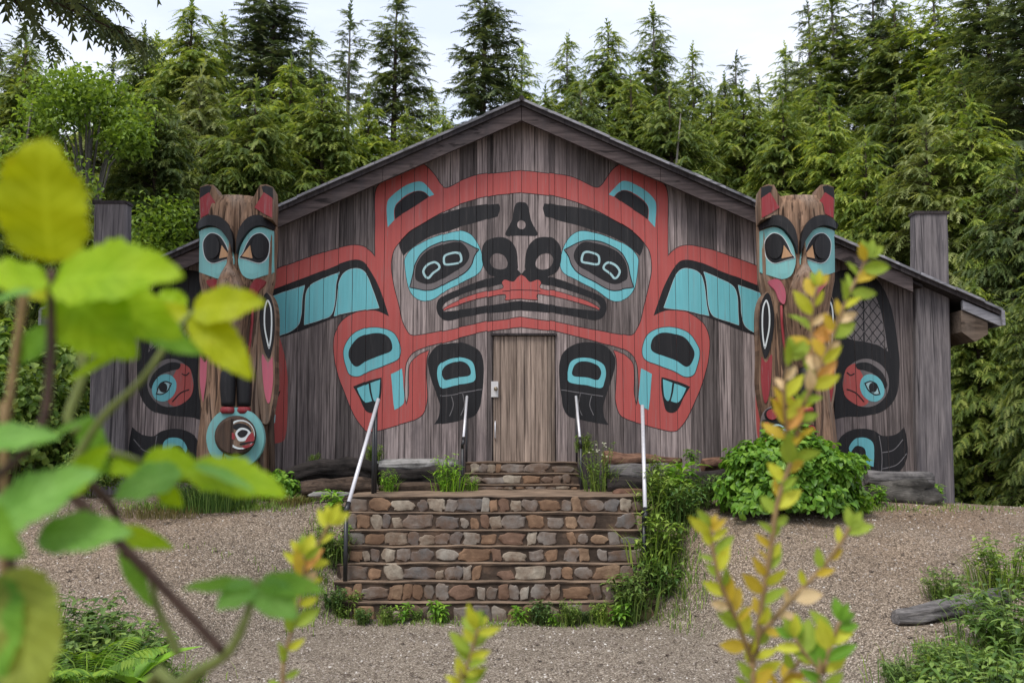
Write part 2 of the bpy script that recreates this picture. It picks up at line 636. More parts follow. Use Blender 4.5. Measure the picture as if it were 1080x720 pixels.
def traps(loops, breaks, ok=None):
    """even-odd fill cut into upright trapezoids; breaks = extra cuts; ok(x) says whether a column is kept"""
    ed = []
    xs = set()
    for lp in loops:
        n = len(lp)
        for i in range(n):
            a, b = lp[i], lp[(i + 1) % n]
            xs.add(round(a[0], 6))
            if abs(a[0] - b[0]) < 1e-7:
                continue
            ed.append((a[0], a[1], b[0], b[1]) if a[0] < b[0] else (b[0], b[1], a[0], a[1]))
    lo, hi = min(xs), max(xs)
    xs |= {b for b in breaks if lo < b < hi}
    xs = sorted(xs)
    ed.sort()
    res = []
    for xa, xb in zip(xs, xs[1:]):
        if xb - xa < 1e-6:
            continue
        xm = 0.5 * (xa + xb)
        if ok is not None and not ok(xm):
            continue
        row = []
        for e in ed:
            if e[0] > xm:
                break
            if e[2] < xm:
                continue
            k = (e[3] - e[1]) / (e[2] - e[0])
            row.append((e[1] + k * (xm - e[0]), e[1] + k * (xa - e[0]), e[1] + k * (xb - e[0])))
        row.sort()
        for i in range(0, len(row) - 1, 2):
            res.append((xa, xb, row[i][1], row[i][2], row[i + 1][1], row[i + 1][2]))
    return res


# ------------------------------------------------------------------ the house
YF = 16.1
house = thing('clan_house', 'long gabled plank house with a red black and teal animal face painted across its front', 'house',
              (pt(550, 490, YF).x, YF, 1.42))
XC = pt(550, 300, YF).x
A0, A1 = pt(550, 103, 15.62), pt(1058, 325, 15.62)
RK = (A0.z - A1.z) / (A1.x - A0.x)            # roof slope
RZ = A0.z                                     # ridge height (outer skin)
EX = A1.x - XC                                # half width to the eave


def roof_z(x):
    return RZ - RK * abs(x - XC)


# vertical planks of the front
rng = random.Random(11)
XL, XR = pt(118, 400, YF).x, pt(985, 400, YF).x
DL, DR = pt(519.5, 420, YF).x, pt(586, 420, YF).x
DTOP = pt(550, 352.5, YF).z
planks = []
x = XL
while x < XR - 0.05:
    w = rng.uniform(0.19, 0.30)
    nxt = x + w
    for edge in (DL, DR):
        if x < edge - 0.01 and nxt > edge - 0.09:
            nxt = edge if x < edge - 0.05 else nxt
            break
    nxt = min(nxt, XR)
    if x >= DL - 0.01 and nxt <= DR + 0.01:
        pass
    planks.append((x, nxt, rng.uniform(0.0, 0.010)))
    x = nxt
GAP = 0.0035
wallmb = MB()
for (a, b, dy) in planks:
    mid = 0.5 * (a + b)
    zb = DTOP if DL - 0.005 < mid < DR + 0.005 else 1.15
    xa, xb = a + GAP, b - GAP
    za, zb2 = roof_z(xa) - 0.16, roof_z(xb) - 0.16
    y0, y1 = YF - dy, YF + 0.05
    cuts = [xa, xb] if not (xa < XC < xb) else [xa, XC, xb]
    for c0, c1 in zip(cuts, cuts[1:]):
        t0, t1 = roof_z(c0) - 0.16, roof_z(c1) - 0.16
        P = [(c0, y0, zb), (c1, y0, zb), (c1, y1, zb), (c0, y1, zb), (c0, y0, t0), (c1, y0, t1), (c1, y1, t1), (c0, y1, t0)]
        wallmb.faces(P, ((0, 3, 2, 1), (4, 5, 6, 7), (0, 1, 5, 4), (1, 2, 6, 5), (2, 3, 7, 6), (3, 0, 4, 7)))
wall = wallmb.build('front_wall', WOOD, house)
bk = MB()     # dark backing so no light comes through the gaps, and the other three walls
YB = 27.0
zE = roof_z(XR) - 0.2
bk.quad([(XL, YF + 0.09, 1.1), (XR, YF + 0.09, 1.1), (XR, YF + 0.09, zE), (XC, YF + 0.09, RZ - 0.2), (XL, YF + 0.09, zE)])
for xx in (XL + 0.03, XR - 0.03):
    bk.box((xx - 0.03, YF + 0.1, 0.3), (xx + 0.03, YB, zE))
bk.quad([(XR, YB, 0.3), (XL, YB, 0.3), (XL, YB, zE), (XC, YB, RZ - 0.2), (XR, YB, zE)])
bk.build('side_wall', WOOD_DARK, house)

# roof: two slabs, a set back trim below them, the gable boards
rb = MB()


def slope_board(mb, xa, xb, top, thick, y0, y1, mi=0):
    """board under the rake between two x on one side of the ridge"""
    za, zb = roof_z(xa) - top, roof_z(xb) - top
    P = [(xa, y0, za - thick), (xb, y0, zb - thick), (xb, y1, zb - thick), (xa, y1, za - thick),
         (xa, y0, za), (xb, y0, zb), (xb, y1, zb), (xa, y1, za)]
    mb.faces(P, ((0, 3, 2, 1), (4, 5, 6, 7), (0, 1, 5, 4), (1, 2, 6, 5), (2, 3, 7, 6), (3, 0, 4, 7)))


for s in (-1, 1):
    lo, hi = (XC - EX, XC - 0.001) if s < 0 else (XC + 0.001, XC + EX)
    # boards laid side by side down the slope, none quite level with the next
    q = lo
    while q < hi - 0.01:
        e = min(hi, q + rng.uniform(0.28, 0.6))
        slope_board(rb, q + 0.002, e - 0.002, rng.uniform(-0.010, 0.006), 0.045, 15.60 + rng.uniform(-0.02, 0.02), YB + 0.5)
        q = e
roof = rb.build('roof', WOOD_EDGE, house)
rt = MB()
for s in (-1, 1):
    lo, hi = (XC - EX + 0.03, XC - 0.001) if s < 0 else (XC + 0.001, XC + EX - 0.03)
    slope_board(rt, lo, hi, 0.047, 0.075, 15.645, YB + 0.4)
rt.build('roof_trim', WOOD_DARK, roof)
PXI = pt(968, 300, 15.95).x - XC            # inner edge of the corner post
for s in (-1, 1):
    gb = MB()
    # two boards end to end
    x0_, x1_ = 0.002, pt(963, 300, 15.70).x - XC
    seams = [x0_, 2.35, 4.7, x1_]
    for a, b in zip(seams, seams[1:]):
        a2, b2 = a + 0.003, b - 0.003
        lo, hi = (XC - b2, XC - a2) if s < 0 else (XC + a2, XC + b2)
        slope_board(gb, lo, hi, 0.124, 0.245, 15.70, 15.76)
    gb.build('gable_board', WOOD_BARGE, house)
    lb = MB()
    lo, hi = (XC - PXI, XC - 0.004) if s < 0 else (XC + 0.004, XC + PXI)
    slope_board(lb, lo, hi, 0.145, 0.05, 15.762, YF + 0.04)
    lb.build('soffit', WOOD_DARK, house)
    fb = MB()
    # fascia beyond the corner post and at the eave
    a, b = PXI + 0.62, EX - 0.02
    lo, hi = (XC - b, XC - a) if s < 0 else (XC + a, XC + b)
    slope_board(fb, lo, hi, 0.144, 0.16, 15.68, 15.75)
    xe = XC + s * (EX - 0.03)
    fb.box((min(xe, xe + s * 0.05), 15.605, roof_z(xe) - 0.30), (max(xe, xe + s * 0.05), YB + 0.3, roof_z(xe) - 0.05))
    fb.build('eave_fascia', WOOD_EDGE, house)
    bm_ = MB()
    # big eave beam running back along the side, its weathered end in view
    xa = XC + s * (PXI + 0.60)
    xb = XC + s * (EX - 0.22)
    za, zb = roof_z(xa) - 0.32, roof_z(xb) - 0.32
    sec = [(xa, za - 0.36), (xb - s * 0.22, zb - 0.33), (xb, zb - 0.20), (xb, zb), (xa, za)]
    sec = sec if s > 0 else sec[::-1]
    n_ = len(sec)
    v = [(q[0], 15.72, q[1]) for q in sec] + [(q[0], YB, q[1]) for q in sec]
    fs = [tuple(range(n_)), tuple(reversed(range(n_, 2 * n_)))] + [((i + 1) % n_, i, i + n_, (i + 1) % n_ + n_) for i in range(n_)]
    bm_.faces(v, fs)
    bm_.build('eave_beam', WOOD_BEAM, house)
rc = MB()
rc.tube([(XC, 15.58, RZ - 0.015), (XC, YB + 0.5, RZ - 0.015)], 0.045, 8)
rc.build('ridge_cap', WOOD_DARK, roof)


# corner posts: broad squared timbers that stand up past the roof
def corner_post(px0t, px1t, px0b, px1b, pyt, s):
    yA, yB = 15.93, 16.17
    t0, t1 = pt(px0t, pyt, yA), pt(px1t, pyt, yA)
    b0, b1 = pt(px0b, 520, yA), pt(px1b, 520, yA)
    mb = MB()
    n_ = 10
    rows = []
    rr = random.Random(5 + s)
    for i in range(n_ + 1):
        t = i / n_
        l_ = b0.lerp(t0, t)
        r_ = b1.lerp(t1, t)
        if i == 0:
            l_.z = r_.z = 0.9
        j = rr.uniform(-0.008, 0.008)
        c = 0.03
        rows.append([(l_.x + c, yA, l_.z), (r_.x - c, yA, r_.z), (r_.x + j, yA + c, r_.z), (r_.x + j, yB, r_.z), (l_.x + j, yB, l_.z), (l_.x + j, yA + c, l_.z)])
    base = [p for r in rows for p in r]
    fs = []
    for i in range(n_):
        for k in range(6):
            a, b = i * 6 + k, i * 6 + (k + 1) % 6
            fs.append((a, b, b + 6, a + 6))
    fs.append(tuple(n_ * 6 + k for k in range(6)))
    mb.faces(base, fs)
    o = mb.build('corner_post', WOOD_POST, house)
    cp = MB()
    zt = t0.z
    cp.box((t0.x - 0.02, yA - 0.02, zt + 0.003), (t1.x + 0.02, yB + 0.02, zt + 0.055))
    cp.build('post_cap', WOOD_DARK, o)
    return o


corner_post(99, 133, 92, 131, 215, -1)
corner_post(966, 1000, 967.5, 1007, 226, 1)

# door: five boards, lintel, lock plate, pull
dr = MB()
seam = [DL + 0.012, pt(528, 400, YF).x, pt(545, 400, YF).x, pt(560, 400, YF).x, pt(577, 400, YF).x, DR - 0.012]
ZD0, ZD1 = pt(550, 487.5, YF).z, DTOP - 0.03
for i, (a, b) in enumerate(zip(seam, seam[1:])):
    dr.box((a + 0.0035, YF + 0.006 + 0.010 * (i % 2), ZD0 + rng.uniform(0, .02)), (b - 0.0035, YF + 0.06, ZD1))
door = dr.build('door', WOOD_DOOR, house)
li = MB()
li.box((DL - 0.03, YF - 0.045, DTOP - 0.02), (DR + 0.02, YF + 0.03, DTOP + 0.015))
li.build('door_lintel', WOOD_DARK, house)
pl = MB()
a, b = pt(518, 418.5, YF - 0.02), pt(525.5, 402, YF - 0.02)
pl.box((a.x, YF - 0.022, a.z), (b.x, YF + 0.012, b.z))
lp = pl.build('lock_plate', PLATE, door)
kb = MB()
c = pt(523, 410, YF - 0.05)
kb.tube([(c.x, YF - 0.023, c.z), (c.x, YF - 0.05, c.z), (c.x, YF - 0.052, c.z), (c.x, YF - 0.085, c.z), (c.x, YF - 0.09, c.z)], [0.015, 0.015, 0.033, 0.036, 0.02], 14)
kb.build('door_knob', plain('dull_knob', (0.25, 0.2, 0.14), 0.35, 0.8), door, True)
hd = MB()
p0, p1 = pt(522.3, 444, YF), pt(522.3, 463, YF)
hd.tube([(p0.x, YF + 0.01, p0.z), (p0.x, YF - 0.05, p0.z - 0.03), (p1.x, YF - 0.05, p1.z + 0.03), (p1.x, YF + 0.01, p1.z)], 0.012, 8)
hd.build('door_pull', GALV, door, True)

# ---- the crest painting: paint lies on the planks, cut at every gap between them
pk_edges = []
for (a, b, dy) in planks:
    pk_edges += [a + GAP, b - GAP]


def plank_at(x):
    for (a, b, dy) in planks:
        if a + GAP < x < b - GAP:
            return dy
    return None


CMATS = {'red': RED, 'black': BLACK, 'teal': TEAL, 'pale': PALE, 'white': WHITE, 'greyline': GREYLINE, 'greywood': GREYWOOD, 'wood': WOOD_PALE}


def painted(name, layers, clip=None, lift=0.0):
    """layers: list of (colour, [loops in photo pixels]); later ones lie on earlier ones"""
    mats, mb = [], MB()
    for li_, (colr, loops) in enumerate(layers):
        if CMATS[colr] not in mats:
            mats.append(CMATS[colr])
        mi = mats.index(CMATS[colr])
        L2 = []
        for lp_ in loops:
            L2.append([(lambda p: (p.x + 0.006 * noise.noise(p * 4.7), p.z + 0.010 * noise.noise(p * 3.9 + Vector((5, 0, 0)))))(pt(q[0], q[1], YF)) for q in lp_])
        off = 0.0015 + lift + 0.0011 * li_

        def ok(xm):
            if clip and not clip[0] < xm < clip[1]:
                return False
            if DL < xm < DR:
                return plank_at(xm) is not None
            return plank_at(xm) is not None
        for (xa, xb, ya, yb, yc, yd) in traps(L2, pk_edges, ok):
            dy = plank_at(0.5 * (xa + xb))
            y = YF - dy - off
            sh = (dy * 7919.0 % 0.016) - 0.008          # boards have slipped a little since they were painted
            mb.quad([(xa, y, ya + sh), (xb, y, yb + sh), (xb, y, yd + sh), (xa, y, yc + sh)], mi)
    return mb.build(name, mats, wall)


def both(fn):
    fn(lambda l_: l_)
    fn(lambda l_: mir(l_))


# red body: half outline in photo pixels, mirrored about the ridge
RED_OUT = [(550, 180, 1), (505, 185), (487.5, 190.5), (472, 198), (465, 195), (459, 186), (452, 177.5), (442.5, 172.5), (432, 175.5),
           (417.5, 182), (402.5, 192), (396.3, 203), (395.8, 235), (395.7, 271, 1), (390, 264.5), (380, 259.5), (365, 260), (330, 270),
           (305, 279), (289, 285), (277, 290, 1), (277, 309, 1), (289, 305), (317.5, 294), (342.5, 285), (362.5, 276.5), (377.5, 274), (387, 279.5),
           (397, 296), (405, 316), (410.5, 333, 1), (400, 328.5), (387.5, 326.5), (375, 329.5), (362.5, 337), (355, 347.5), (352, 360),
           (353, 377.5), (357.5, 397.5), (366, 420), (375, 440), (384, 452), (391, 454.5), (402.5, 452.5), (420, 447.5), (437.5, 442.5), (447, 435),
           (450.5, 422.5), (450.5, 410), (449.5, 392.5), (450, 378), (453, 369.5, 1),
           (443, 373.5), (434, 382), (431.5, 392), (431.5, 415), (428.5, 428, 1), (426.5, 415), (427, 394), (428.5, 383), (433, 374.5), (440, 369), (453, 364.5, 1),
           (467.5, 361), (492.5, 354), (520, 347.8), (550, 345, 1),
           (550, 334.5, 1), (520, 338.5), (505, 341), (470, 348.5), (442.5, 353.5), (433, 353.5), (428, 347), (424, 337.5), (420, 320), (415, 300), (412.5, 282.5),
           (414, 267.5), (419, 258), (430, 246), (442.5, 237.5), (460, 227.5), (480, 217.5), (505, 209), (530, 204.5), (550, 203, 1)]
ro = curve(RED_OUT, 4)


def red_layers():
    loops = [ro, mir(ro)]
    edge = []
    for lp_ in loops:
        edge += [grow(lp_, 0.75)]
    return [('black', edge), ('red', loops)]


painted('painted_body', red_layers())

EAR_T = [(409, 239.5, 1), (408, 217.5), (411, 209), (422.5, 199), (436, 192.5), (445, 192), (452.5, 199), (458, 205.5, 1), (452.5, 207.8, 1),
         (447.5, 202.8), (440, 201.2), (430, 205), (420, 212.5), (416, 220), (416, 232, 1)]
EAR_B = [(416.8, 231.3, 1), (416.5, 220), (420.5, 213), (431, 205.5), (440, 201.7), (447, 203), (452, 207.8, 1), (440, 216), (427.5, 224)]
both(lambda m: painted('painted_ear', [('teal', [m(curve(EAR_T))]), ('black', [m(curve(EAR_B))])], lift=0.004))

BROW = [(421, 256), (430, 246), (445, 236), (465, 226), (487.5, 219.5), (526, 214.5, 1), (527.5, 220), (525, 228, 1), (505, 234), (480, 241),
        (455, 249.5), (440, 258), (430, 266), (425.3, 270.5, 1)]
both(lambda m: painted('painted_brow', [('black', [m(curve(BROW))])]))

EYE_T = [(427.5, 282.5), (427.5, 272.5), (435, 262.5), (450, 254), (470, 246.5), (485, 244), (496, 247.5), (503, 256), (507.5, 267.5), (509, 280), (504, 289),
         (490, 296), (472.5, 305), (460, 314), (450, 317.5), (440, 315.5), (432.5, 307.5), (429, 295)]
LENS = [(432, 303.5, 1), (435.5, 290), (438.5, 277.5), (447, 265), (465, 255.5), (480, 253.5), (492.5, 257), (505, 263.5, 1), (500.5, 270), (497, 280), (490, 288),
        (475, 296), (460, 304.5), (450, 306.5), (440, 305)]
OVAL = [(438, 292.5), (440, 277.5), (450, 265), (467.5, 257.5), (482.5, 255), (491.5, 260.5), (495, 270), (490, 280), (480, 286), (465, 295), (452.5, 299.5), (442.5, 297.5)]
R1 = [(445.5, 286), (450, 279), (458, 275.5), (463.5, 278.5), (464.2, 283.8), (457.5, 289), (452.5, 294.3), (448, 292.5)]
R2 = [(467, 272.5), (470, 267.5), (480, 264.5), (486, 267), (487.3, 276), (480, 278.7), (469, 279.5)]


def eye(m):
    lens = curve(LENS)
    r1, r2 = curve(R1), curve(R2)
    painted('painted_eye', [('black', [m(grow(curve(EYE_T), 0.5))]), ('teal', [m(curve(EYE_T))]), ('black', [m(grow(lens, 0.55))]), ('greywood', [m(grow(lens, -0.55))]), ('black', [m(curve(OVAL))]),
                            ('pale', [m(r1), m(r2)]), ('black', [m(grow(r1, -2.3)), m(grow(r2, -2.3))])])


both(eye)

# nose and nostrils
nose = curve([(543.5, 216), (550, 213.3), (556.5, 216), (560, 232), (567, 245.5), (565, 248.6, 1), (535, 248.6, 1), (533, 245.5), (540, 232)])
NOST = [(546, 276), (544, 262), (536, 252), (526, 249.5), (516, 252), (509, 260), (508, 272), (511, 284), (519, 290.5), (532, 291), (545, 285)]
NH = [(518, 270), (523, 266.5), (531, 269), (535, 276), (534, 282), (527, 284), (519, 281), (516.5, 275)]
painted('painted_nose', [('black', [nose, ell(550, 237, 4.6, 4.8, 18)]),
                         ('black', [curve(NOST), curve(NH)]), ('black', [mir(curve(NOST)), mir(curve(NH))])])

# mouth
MO = [(550, 289, 1), (544, 283.5), (535, 288.5), (520, 292), (500, 298.5), (477.5, 307), (464, 314.5), (460.5, 321), (461, 328), (465, 335), (473, 337.5), (487.5, 335),
      (517.5, 330), (550, 327, 1)]
MI = [(550, 293, 1), (541, 296.5), (520, 301), (492.5, 308.5), (474, 316), (467.5, 321.5), (467.5, 326), (472, 327.8), (505, 324), (530, 319.5), (550, 317, 1)]
mo, mi_ = curve(MO), curve(MI)
LIP = [(530, 304), (510, 308), (485, 316), (470, 323.5), (468.5, 326.5), (476, 323.5), (502, 315.5), (530, 310), (534, 313), (534, 316), (550, 314.5, 1), (550, 289.5, 1),
       (546, 292), (541, 297), (533, 294.5), (529.5, 297.5)]
lip = curve(LIP)
painted('painted_mouth', [('black', [mo, mi_]), ('black', [mir(mo), mir(mi_)]), ('black', [grow(lip, .6), grow(mir(lip), .6)]), ('red', [lip, mir(lip)]),
                          ('black', [stroke([(530, 307), (550, 305.5), (570, 307)], .8)])])

# wing bands with teal panels
WB = [(277, 309, 1), (289, 305), (317.5, 294), (342.5, 285), (362.5, 276.5), (377.5, 274), (387, 279.5), (397, 296), (405, 316), (410.5, 333, 1), (402, 328.2),
      (387.5, 327.3), (367.5, 330.5), (350, 335.8), (320, 347.5), (290, 358), (277, 362, 1)]
T1 = [(352.5, 333, 1), (355, 320), (357.5, 300), (361.5, 289.5), (370, 284.3), (380, 283.8), (387, 290), (393, 305), (400, 324.5, 1), (396, 325.3), (380, 327), (365, 330)]
T2 = [(321, 342.5, 1), (321.7, 325), (323, 310), (327, 302), (336, 296), (358, 287, 1), (355, 297.5), (353, 320), (349, 332), (340, 336.5)]
T3 = [(277, 316, 1), (289, 312.5), (302.5, 307.3), (321.5, 300.8, 1), (319, 315), (317.5, 332.5), (314.5, 342.5), (306, 349.5), (290, 356), (277, 360, 1)]


def wing(m):
    t = [curve(T1), curve(T2), curve(T3)]
    painted('painted_wing', lift=0.004, layers=[('black', [m(curve(WB))]), ('white', [m(grow(q, 0.3)) for q in t]), ('teal', [m(q) for q in t])])


both(wing)

# cheeks: joint ovoid, teeth and bar
CK_T = [(362.5, 374), (364, 365), (372.5, 352.5), (387.5, 346), (402.5, 345.5), (415, 351), (421, 361), (422.5, 371), (419, 379), (405, 385), (390, 390.5),
        (378, 397), (369, 395), (365, 386)]
CK_B = [(368, 376), (369, 367.5), (377.5, 356.5), (390, 352), (402.5, 351), (411, 356), (414, 365), (411, 371), (397.5, 376), (387.5, 380), (378, 386.5), (372.5, 385)]
TB = [(372.5, 407.5, 1), (388, 401.5), (402.5, 397.5, 1), (402.5, 410), (400.5, 422.5), (397.5, 432.5), (390, 434.5), (384, 430), (379, 419)]
TT1 = [(376.5, 409.3, 1), (389, 404.2, 1), (390, 412.5), (392.5, 422.5, 1), (385, 424), (380, 417.5)]
TT2 = [(391, 403.5, 1), (401, 399.8, 1), (399.5, 417.5), (395, 422.5), (392.3, 414)]
BAR = [(412.5, 394, 1), (424, 388.5, 1), (425.5, 405), (426, 425), (416, 432, 1), (414.5, 417.5)]


def cheek(m):
    painted('painted_cheek', [('black', [m(grow(curve(CK_T), .6)), m(curve(TB))]), ('teal', [m(curve(CK_T)), m(curve(TT1)), m(curve(TT2)), m(curve(BAR))]), ('black', [m(curve(CK_B))])], lift=0.004)


both(cheek)

# paws either side of the door
PW = [(451, 382.5), (454, 372.5), (462.5, 364), (477.5, 361), (492.5, 362.5), (505, 370), (510, 382.5), (510, 400), (508, 417.5), (506, 430), (500, 439), (487.5, 442.5),
      (472.5, 445.5), (458, 447.5, 1), (462.5, 440), (464, 428), (461, 417.5), (455, 400)]
PT = [(461, 392.5), (464, 384), (475, 378), (487.5, 377.3), (497.5, 381), (501, 390), (501, 401), (492.5, 404.5), (480, 406), (466, 409), (462.5, 402.5)]
PB = [(466, 392.5), (470, 385), (480, 381), (490, 382), (495.5, 387.5), (495.5, 396), (480, 398), (469.5, 400)]
both(lambda m: painted('painted_paw', [('black', [m(curve(PW))]), ('teal', [m(curve(PT))]), ('black', [m(curve(PB))]),
                                       ('greyline', [m(stroke(q, 0.8)) for q in ([(464, 417.5), (475, 416), (488, 414), (508, 411)], [(476, 417), (478, 427), (474, 438)], [(488, 415), (490, 427), (486, 438)])])]))

# outer figures beyond the carved poles (traced from the right one)
OW = [(866, 296, 1), (884, 286.5), (900, 286), (920, 291), (933, 307), (942, 333), (947, 367), (948.5, 392), (945, 417), (933, 432.5), (913, 438.5), (893, 440), (880, 442.5, 1),
      (872, 440), (866, 440, 1)]
HATCH = [(892, 337), (896, 322), (908, 311.5), (922, 311), (930, 333), (936.5, 371, 1), (926, 364), (912, 360.5), (893, 356)]
CIRC = ell(913, 404, 24.5, 25.5, 40)
CRED = [(890, 398), (893, 388), (902, 383.5), (907, 391), (911, 400), (913, 413), (915.5, 424), (907, 428.5), (893, 420), (889, 409)]
CBROW = [(903, 383.5), (915.5, 383), (929, 391.5), (935.5, 404), (933.5, 410, 1), (925, 396.5), (912, 391), (904, 389)]
CEYE = ell(919.5, 409, 12.5, 15, 26, 0, -0.5)
CLID = [(911, 404, 1), (918, 401.5), (925, 405), (928.5, 416, 1), (922, 416.5), (915, 412)]
OT = [(884.5, 464), (893, 455.8), (907, 452), (922, 454), (931, 459.5), (944.5, 457.5), (953.5, 450, 1), (956.5, 464.5), (957, 478), (953, 491), (946, 499, 1), (915, 501, 1), (884, 501, 1), (882, 480)]
OTT = [(895.5, 472), (902, 463), (913, 461.5), (920.5, 467), (921.5, 480), (921, 492, 1), (913, 490, 1), (912.5, 475), (908, 470.5), (902, 471), (897, 478, 1)]
hl = []
for i in range(-8, 9):
    hl.append([(890 + i * 9, 300), (890 + i * 9 + 62, 380)])
    hl.append([(975 + i * 9 - 42, 300), (975 + i * 9 - 104, 380)])


def inside(p, poly):
    c = False
    n = len(poly)
    for i in range(n):
        a, b = poly[i], poly[i - 1]
        if (a[1] > p[1]) != (b[1] > p[1]) and p[0] < (b[0] - a[0]) * (p[1] - a[1]) / (b[1] - a[1]) + a[0]:
            c = not c
    return c


def clip_seg(seg, poly, n=60):
    (x0, y0), (x1, y1) = seg
    runs, cur = [], None
    for i in range(n + 1):
        t = i / n
        p = (x0 + (x1 - x0) * t, y0 + (y1 - y0) * t)
        if inside(p, poly):
            cur = [p, p] if cur is None else [cur[0], p]
        elif cur:
            runs.append(cur)
            cur = None
    if cur:
        runs.append(cur)
    return [r for r in runs if r[0] != r[1]]


def outer(m, c2):
    hp = curve(HATCH)
    mm = (lambda l_: l_) if not m else (lambda l_: mir(l_, c2))
    bars = [stroke([r[0], r[1]], 0.9, 1) for s_ in hl for r in clip_seg(s_, hp)]
    bars.append(stroke([(910, 311), (911, 361)], 1.6, 1))
    painted('painted_outer_figure', [('black', [mm(curve(OW))]), ('greywood', [mm(hp)])] +
            [('black', [mm(b_)]) for b_ in bars[:0]] +
            [('black', [mm(b_) for b_ in bars if b_[1][0] > b_[0][0]]), ('black', [mm(b_) for b_ in bars if b_[1][0] <= b_[0][0]])] +
            [('greywood', [mm(CIRC)]), ('red', [mm(curve(CRED))]), ('black', [mm(curve(CBROW))]), ('teal', [mm(CEYE)]), ('black', [mm(curve(CLID))]),
             ('pale', [mm(grow(curve(CLID), -1.4))]), ('black', [mm(ell(920.5, 408.5, 4.6, 5.2)), mm(stroke([(893, 393), (897, 396), (901, 394)], 1.2)), mm(stroke([(893, 411), (903, 415), (911, 424)], 1.2))])])
    painted('painted_tail', [('black', [mm(curve(OT))]), ('teal', [mm(curve(OTT))]),
                             ('greyline', [mm(stroke(q, 0.9)) for q in ([(927, 459), (930, 478), (929.5, 499)], [(930, 477), (942, 474), (952, 463)], [(930, 494), (945, 490), (956, 478)])])])


outer(False, 0)
outer(True, 1093.0)

# red strips beside the poles
SLB = [(281, 330, 1), (289, 343), (297, 363), (302.5, 388), (303.5, 420), (302, 455), (297, 466), (281, 468, 1)]
both(lambda m: painted('painted_side_strip', [('red', [m(curve(SLB))]), ('black', [m(curve([(286, 424, 1), (289, 417.5), (296, 411.5, 1), (293, 420), (287, 426)]))]),
                                             ('pale', [m(curve([(286, 438, 1), (291, 437, 1), (290, 446, 1), (285.5, 447, 1)]))])]))
rs = [(866, 382, 1), (879.5, 378, 1), (880, 436, 1), (866, 440, 1)]
painted('painted_side_strip', [('red', [curve(rs, 2)])])
# ------------------------------------------------------------------ carved poles
YP = 15.0          # axis of both poles


